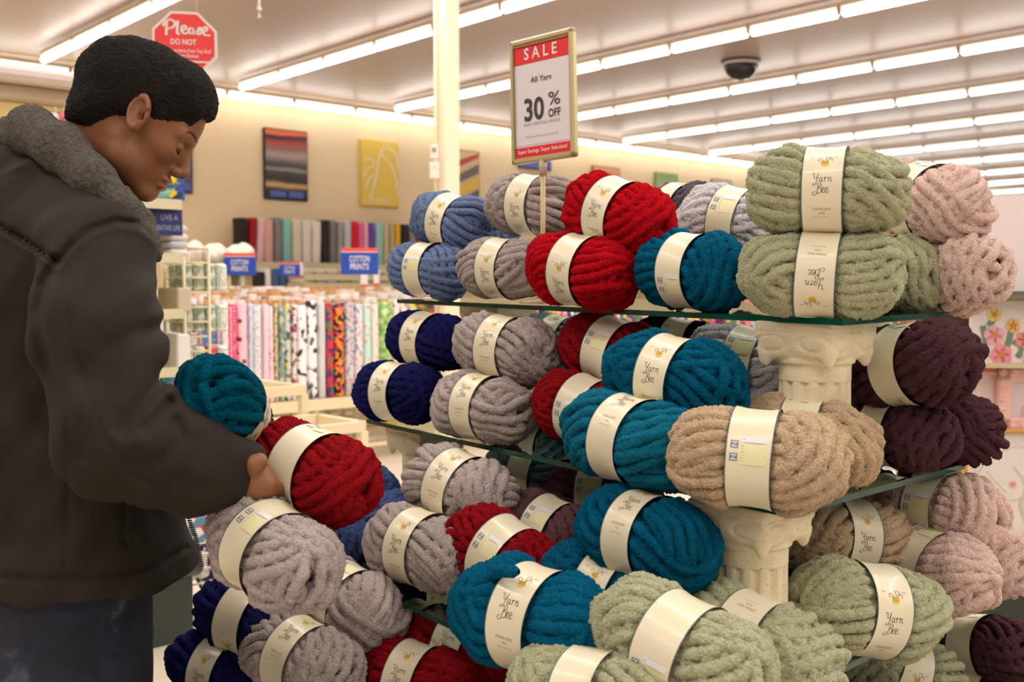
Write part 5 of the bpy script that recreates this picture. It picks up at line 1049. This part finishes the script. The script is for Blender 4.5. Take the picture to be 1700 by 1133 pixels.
# jacket
def proj(p):
    dz = p[2] - HC; f = p[1] * math.cos(TH) - dz * math.sin(TH); return 850 + F * p[0] / f, 566.5 - F * (p[1] * math.sin(TH) + dz * math.cos(TH)) / f
def pline(px, py, pts):
    dd = np.full(px.shape, 1e9)
    for (ax, ay), (bx, by) in zip(pts[:-1], pts[1:]):
        L = (bx - ax) ** 2 + (by - ay) ** 2; t = np.clip(((px - ax) * (bx - ax) + (py - ay) * (by - ay)) / L, 0, 1); dd = np.minimum(dd, np.hypot(px - ax - t * (bx - ax), py - ay - t * (by - ay)))
    return dd
FOLD = [  # (points seen in the photo, depth, width) of seams and creases
 ([(-60, 350), (0, 376), (45, 402), (90, 432)], .009, .0045), ([(-60, 362), (0, 388), (45, 414), (88, 442)], -.004, .005), ([(95, 436), (118, 405), (150, 380), (195, 366), (235, 372), (262, 398)], .009, .0045), ([(100, 448), (124, 416), (154, 391), (195, 378), (232, 384), (256, 404)], -.004, .005),
 ([(93, 436), (72, 470), (62, 520), (66, 570), (95, 660), (130, 760)], .010, .008), ([(105, 440), (108, 500), (118, 560), (140, 640), (168, 720), (215, 785), (290, 828), (345, 845)], .004, .004),
 ([(268, 545), (225, 556), (190, 575)], .010, .014), ([(262, 490), (240, 520), (235, 545)], .006, .014), ([(272, 622), (240, 668), (208, 712)], .017, .014), ([(280, 668), (262, 690), (240, 712)], .014, .010),
 ([(292, 700), (300, 726), (285, 752), (268, 765)], .010, .010), ([(325, 735), (318, 760), (300, 790)], .005, .014), ([(180, 640), (160, 600), (150, 560)], .005, .02), ([(120, 600), (160, 650), (190, 690)], .006, .018),
 ([(372, 770), (360, 800), (355, 830)], .003, .012), ([(230, 770), (270, 800), (330, 812)], .005, .014), ([(205, 455), (180, 500), (175, 540)], .003, .03),
 ([(112, 700), (112, 860), (108, 945)], .004, .004), ([(-50, 955), (60, 962), (160, 960), (240, 950), (310, 910)], .005, .005), ([(205, 830), (208, 905)], .004, .004), ([(208, 905), (222, 906), (224, 835)], .004, .004),
 ([(-20, 620), (20, 750), (30, 900)], .010, .03), ([(60, 620), (75, 760), (80, 900)], .007, .03), ([(262, 860), (280, 900), (285, 940)], .006, .02), ([(-30, 480), (10, 560), (0, 640)], .006, .03)]
def jacket_sdf(p):
    x, y, z = p; cx, cy = ml[0], ml[1]
    zz = [.9, .95, 1.05, 1.2, 1.3, 1.4, 1.48, 1.54, 1.60]; bb = np.interp(z, zz, [.185, .182, .165, .150, .152, .160, .160, .14, .10]); aa = np.interp(z, zz, [.245, .245, .235, .225, .225, .225, .20, .16, .10])
    ox = np.interp(z, zz, [.040, .038, .026, .004, 0, -.005, -.015, -.03, -.04]); dx, dy = x - cx - ox, y - cy; u_ = dx * tf[0] + dy * tf[1]; w_ = dx * tl[0] + dy * tl[1]
    k = (np.abs(u_ / bb) ** 2.3 + np.abs(w_ / aa) ** 2.3) ** (1 / 2.3); d = (k - 1) * np.minimum(aa, bb) * .9; d = np.maximum(d, z - 1.60)
    d = smin(d, scap(p, T3(85, 300, 1.79), T3(150, 415, 1.62), .075, .082), .05); d = smin(d, scap(p, T3(100, 310, 1.82), ml + tl * .19 + [0, 0, 1.46], .07, .08), .05)
    d = smin(d, scap(p, T3(28, 340, 1.80), T3(70, 300, 1.80), .085, .075), .05)
    a = chain(p, ARM_R[:3] + [(T3(305, 772, 1.49), .067), (T3(425, 791, 1.562), .046)], .04)
    e0 = T3(305, 772, 1.49); e1 = T3(417, 789, 1.56); n_ = (e1 - e0) / np.linalg.norm(e1 - e0); cutp = sum((p[i] - e1[i]) * n_[i] for i in range(3)); a = smax(a, cutp, .006)
    a = smax(a, -smax(sum((p[i] - e1[i]) * 0 for i in range(3)) + scap(p, e0, e1 + n_ * .05, .035, .036), -(cutp + .03), .002), .002)
    d = smin(d, a, .012); l_ = chain(p, ARM_L, .03); d = smin(d, l_, .012); d = smax(d, .945 - z, .006)
    near = np.abs(d) < .035; sub = [q_[near] for q_ in (np.broadcast_to(x, d.shape), np.broadcast_to(y, d.shape), np.broadcast_to(z, d.shape))]; px, py = proj(sub); add = np.zeros(px.shape); sc = sub[1] / F
    for pts, dep, wd in FOLD: add += np.where(sub[1] < 1.8, dep * np.exp(-(pline(px, py, pts) * sc / wd) ** 2), 0)
    add += .0028 * np.sin(sub[0] * 38 + sub[2] * 21) * np.sin(sub[2] * 33 + sub[1] * 25) + .0015 * np.sin(sub[0] * 80 - sub[2] * 60)
    d[near] += add; return d
X, Y_, Z, pp = grid((man.location.x - .33, 1.32, .92), (-.36, 2.2, 1.70), .0050); v, q = sn(jacket_sdf(pp), X, Y_, Z)
M_jk = mat('jacket_suede', srgb(44, 38, 33), .8, spec=.15, sheen=.08, noise=.10, nscale=14, bump=.25, bscale=300)
mlink('jacket', npmesh('jacket', v, q, M_jk))
X, Y_, Z, pp = grid((man.location.x - .26, 1.53, 1.40), (-.50, 2.08, 1.76), .0038)
d = chain(pp, [(T3(22, 236, 1.84), .028), (T3(26, 226, 1.78), .030), (T3(52, 217, 1.72), .037), (T3(102, 246, 1.665), .036), (T3(152, 296, 1.635), .031), (T3(202, 350, 1.635), .026), (T3(240, 398, 1.67), .019), (T3(258, 425, 1.70), .011)], .02)
d = smin(d, chain(pp, [(T3(22, 236, 1.84), .028), (T3(40, 232, 1.92), .030), (T3(100, 240, 1.99), .032), (T3(180, 290, 1.96), .028), (T3(235, 370, 1.88), .02), (T3(258, 418, 1.80), .012)], .02), .02)
d += .0016 * np.sin(pp[0] * 420 + 2 * np.sin(pp[2] * 260)) * np.sin(pp[2] * 430 + pp[1] * 200) ; v, q = sn(d, X, Y_, Z); v = v + np.random.RandomState(5).normal(0, .0005, v.shape)
mlink('fleece_collar', npmesh('collar', v, q, mat('shearling', srgb(88, 83, 76), .95, spec=.1, sheen=.3, noise=.30, nscale=150, bump=1.0, bscale=260)))
# zip down the front edge
zb_ = MB(); za, zc = P(309, 850, 1.86), P(334, 940, 1.88)
for i in range(26): p_ = za.lerp(zc, i / 25); zb_.box((p_.x + .004 * math.sin(i * .12), p_.y, p_.z), (.007, .006, .0022))
mlink('zip', zb_.mesh('zip', mat('zip_metal', srgb(58, 52, 46), .5, .4)))
# jeans
def jeans(p):
    d = None
    for lg in (LEG_R, LEG_L):
        c = chain(p, [(a, r + .006) for a, r in lg], .05); d = c if d is None else smin(d, c, .03)
    d = smax(d, p[2] - 1.0, .01); d = smax(d, .075 - p[2], .003); near = np.abs(d) < .03; sub = [q_[near] for q_ in p]; px, py = proj(sub); add = .003 * np.sin(sub[2] * 40 + sub[0] * 30) * np.sin(sub[1] * 30)
    for pts, dep, wd in (([(52, 990), (54, 1110), (30, 1133)], .003, .004), ([(145, 1005), (165, 1060), (170, 1140)], .004, .006), ([(190, 1040), (225, 1050), (242, 1030)], .006, .008)): add += dep * np.exp(-(pline(px, py, pts) * sub[1] / F / wd) ** 2)
    d[near] += add; return d
X, Y_, Z, pp = grid((man.location.x - .32, 1.42, .06), (man.location.x + .34, 2.2, 1.02), .0085); v, q = sn(jeans(pp), X, Y_, Z)
def denim():
    m = mat('denim', srgb(30, 36, 50), .85, sheen=.15, bump=.4, bscale=500); nt = m.node_tree; b = nt.nodes['Principled BSDF']; tc = nt.nodes.new('ShaderNodeTexCoord')
    n = nt.nodes.new('ShaderNodeTexNoise'); n.inputs['Scale'].default_value = 9; n.inputs['Detail'].default_value = 6; n.inputs['Distortion'].default_value = 1.5; nt.links.new(tc.outputs['Object'], n.inputs['Vector'])
    r = nt.nodes.new('ShaderNodeValToRGB'); nt.links.new(n.outputs['Fac'], r.inputs[0]); e = r.color_ramp.elements; e[0].position = .35; e[0].color = srgb(20, 25, 36); e[1].position = .74; e[1].color = srgb(84, 92, 106); k = e.new(.60); k.color = srgb(32, 40, 56)
    nt.links.new(r.outputs[0], b.inputs['Base Color']); return m
mlink('jeans', npmesh('jeans', v, q, denim()))
for lg in (LEG_R, LEG_L):
    a = lg[-1][0]; X, Y_, Z, pp = grid((a[0] - .14, a[1] - .14, -.004), (a[0] + .24, a[1] + .2, .14), .008); c0 = (a[0], a[1], .055); c1 = (a[0] + .15 * tf[0], a[1] + .15 * tf[1], .04)
    d = smin(scap(pp, c0, c1, .055, .045), sell(pp, (a[0], a[1], .07), (.06, .06, .06)), .03); d = smax(d, .002 - pp[2], .002); v, q = sn(d, X, Y_, Z); mlink('shoe', npmesh('shoe', v, q, mat('shoe_black', srgb(30, 28, 28), .5)))
# the skeins in his hands
S('deepteal', 372, 682, 1.60, 66, -112, 60, 'deep teal skein held upright against the jacket, seen end on', .96, group='skeins held by the person', var=2)
S('dred', 519, 784, 1.60, 44, 24, 100, 'dark red skein held in front of the hand with a blank band', .98, group='skeins held by the person', var=5)
S('grey', 452, 916, 1.50, 50, 38, 160, 'light grey skein held lowest, pressed under the red one', .99, group='skeins held by the person', var=4)
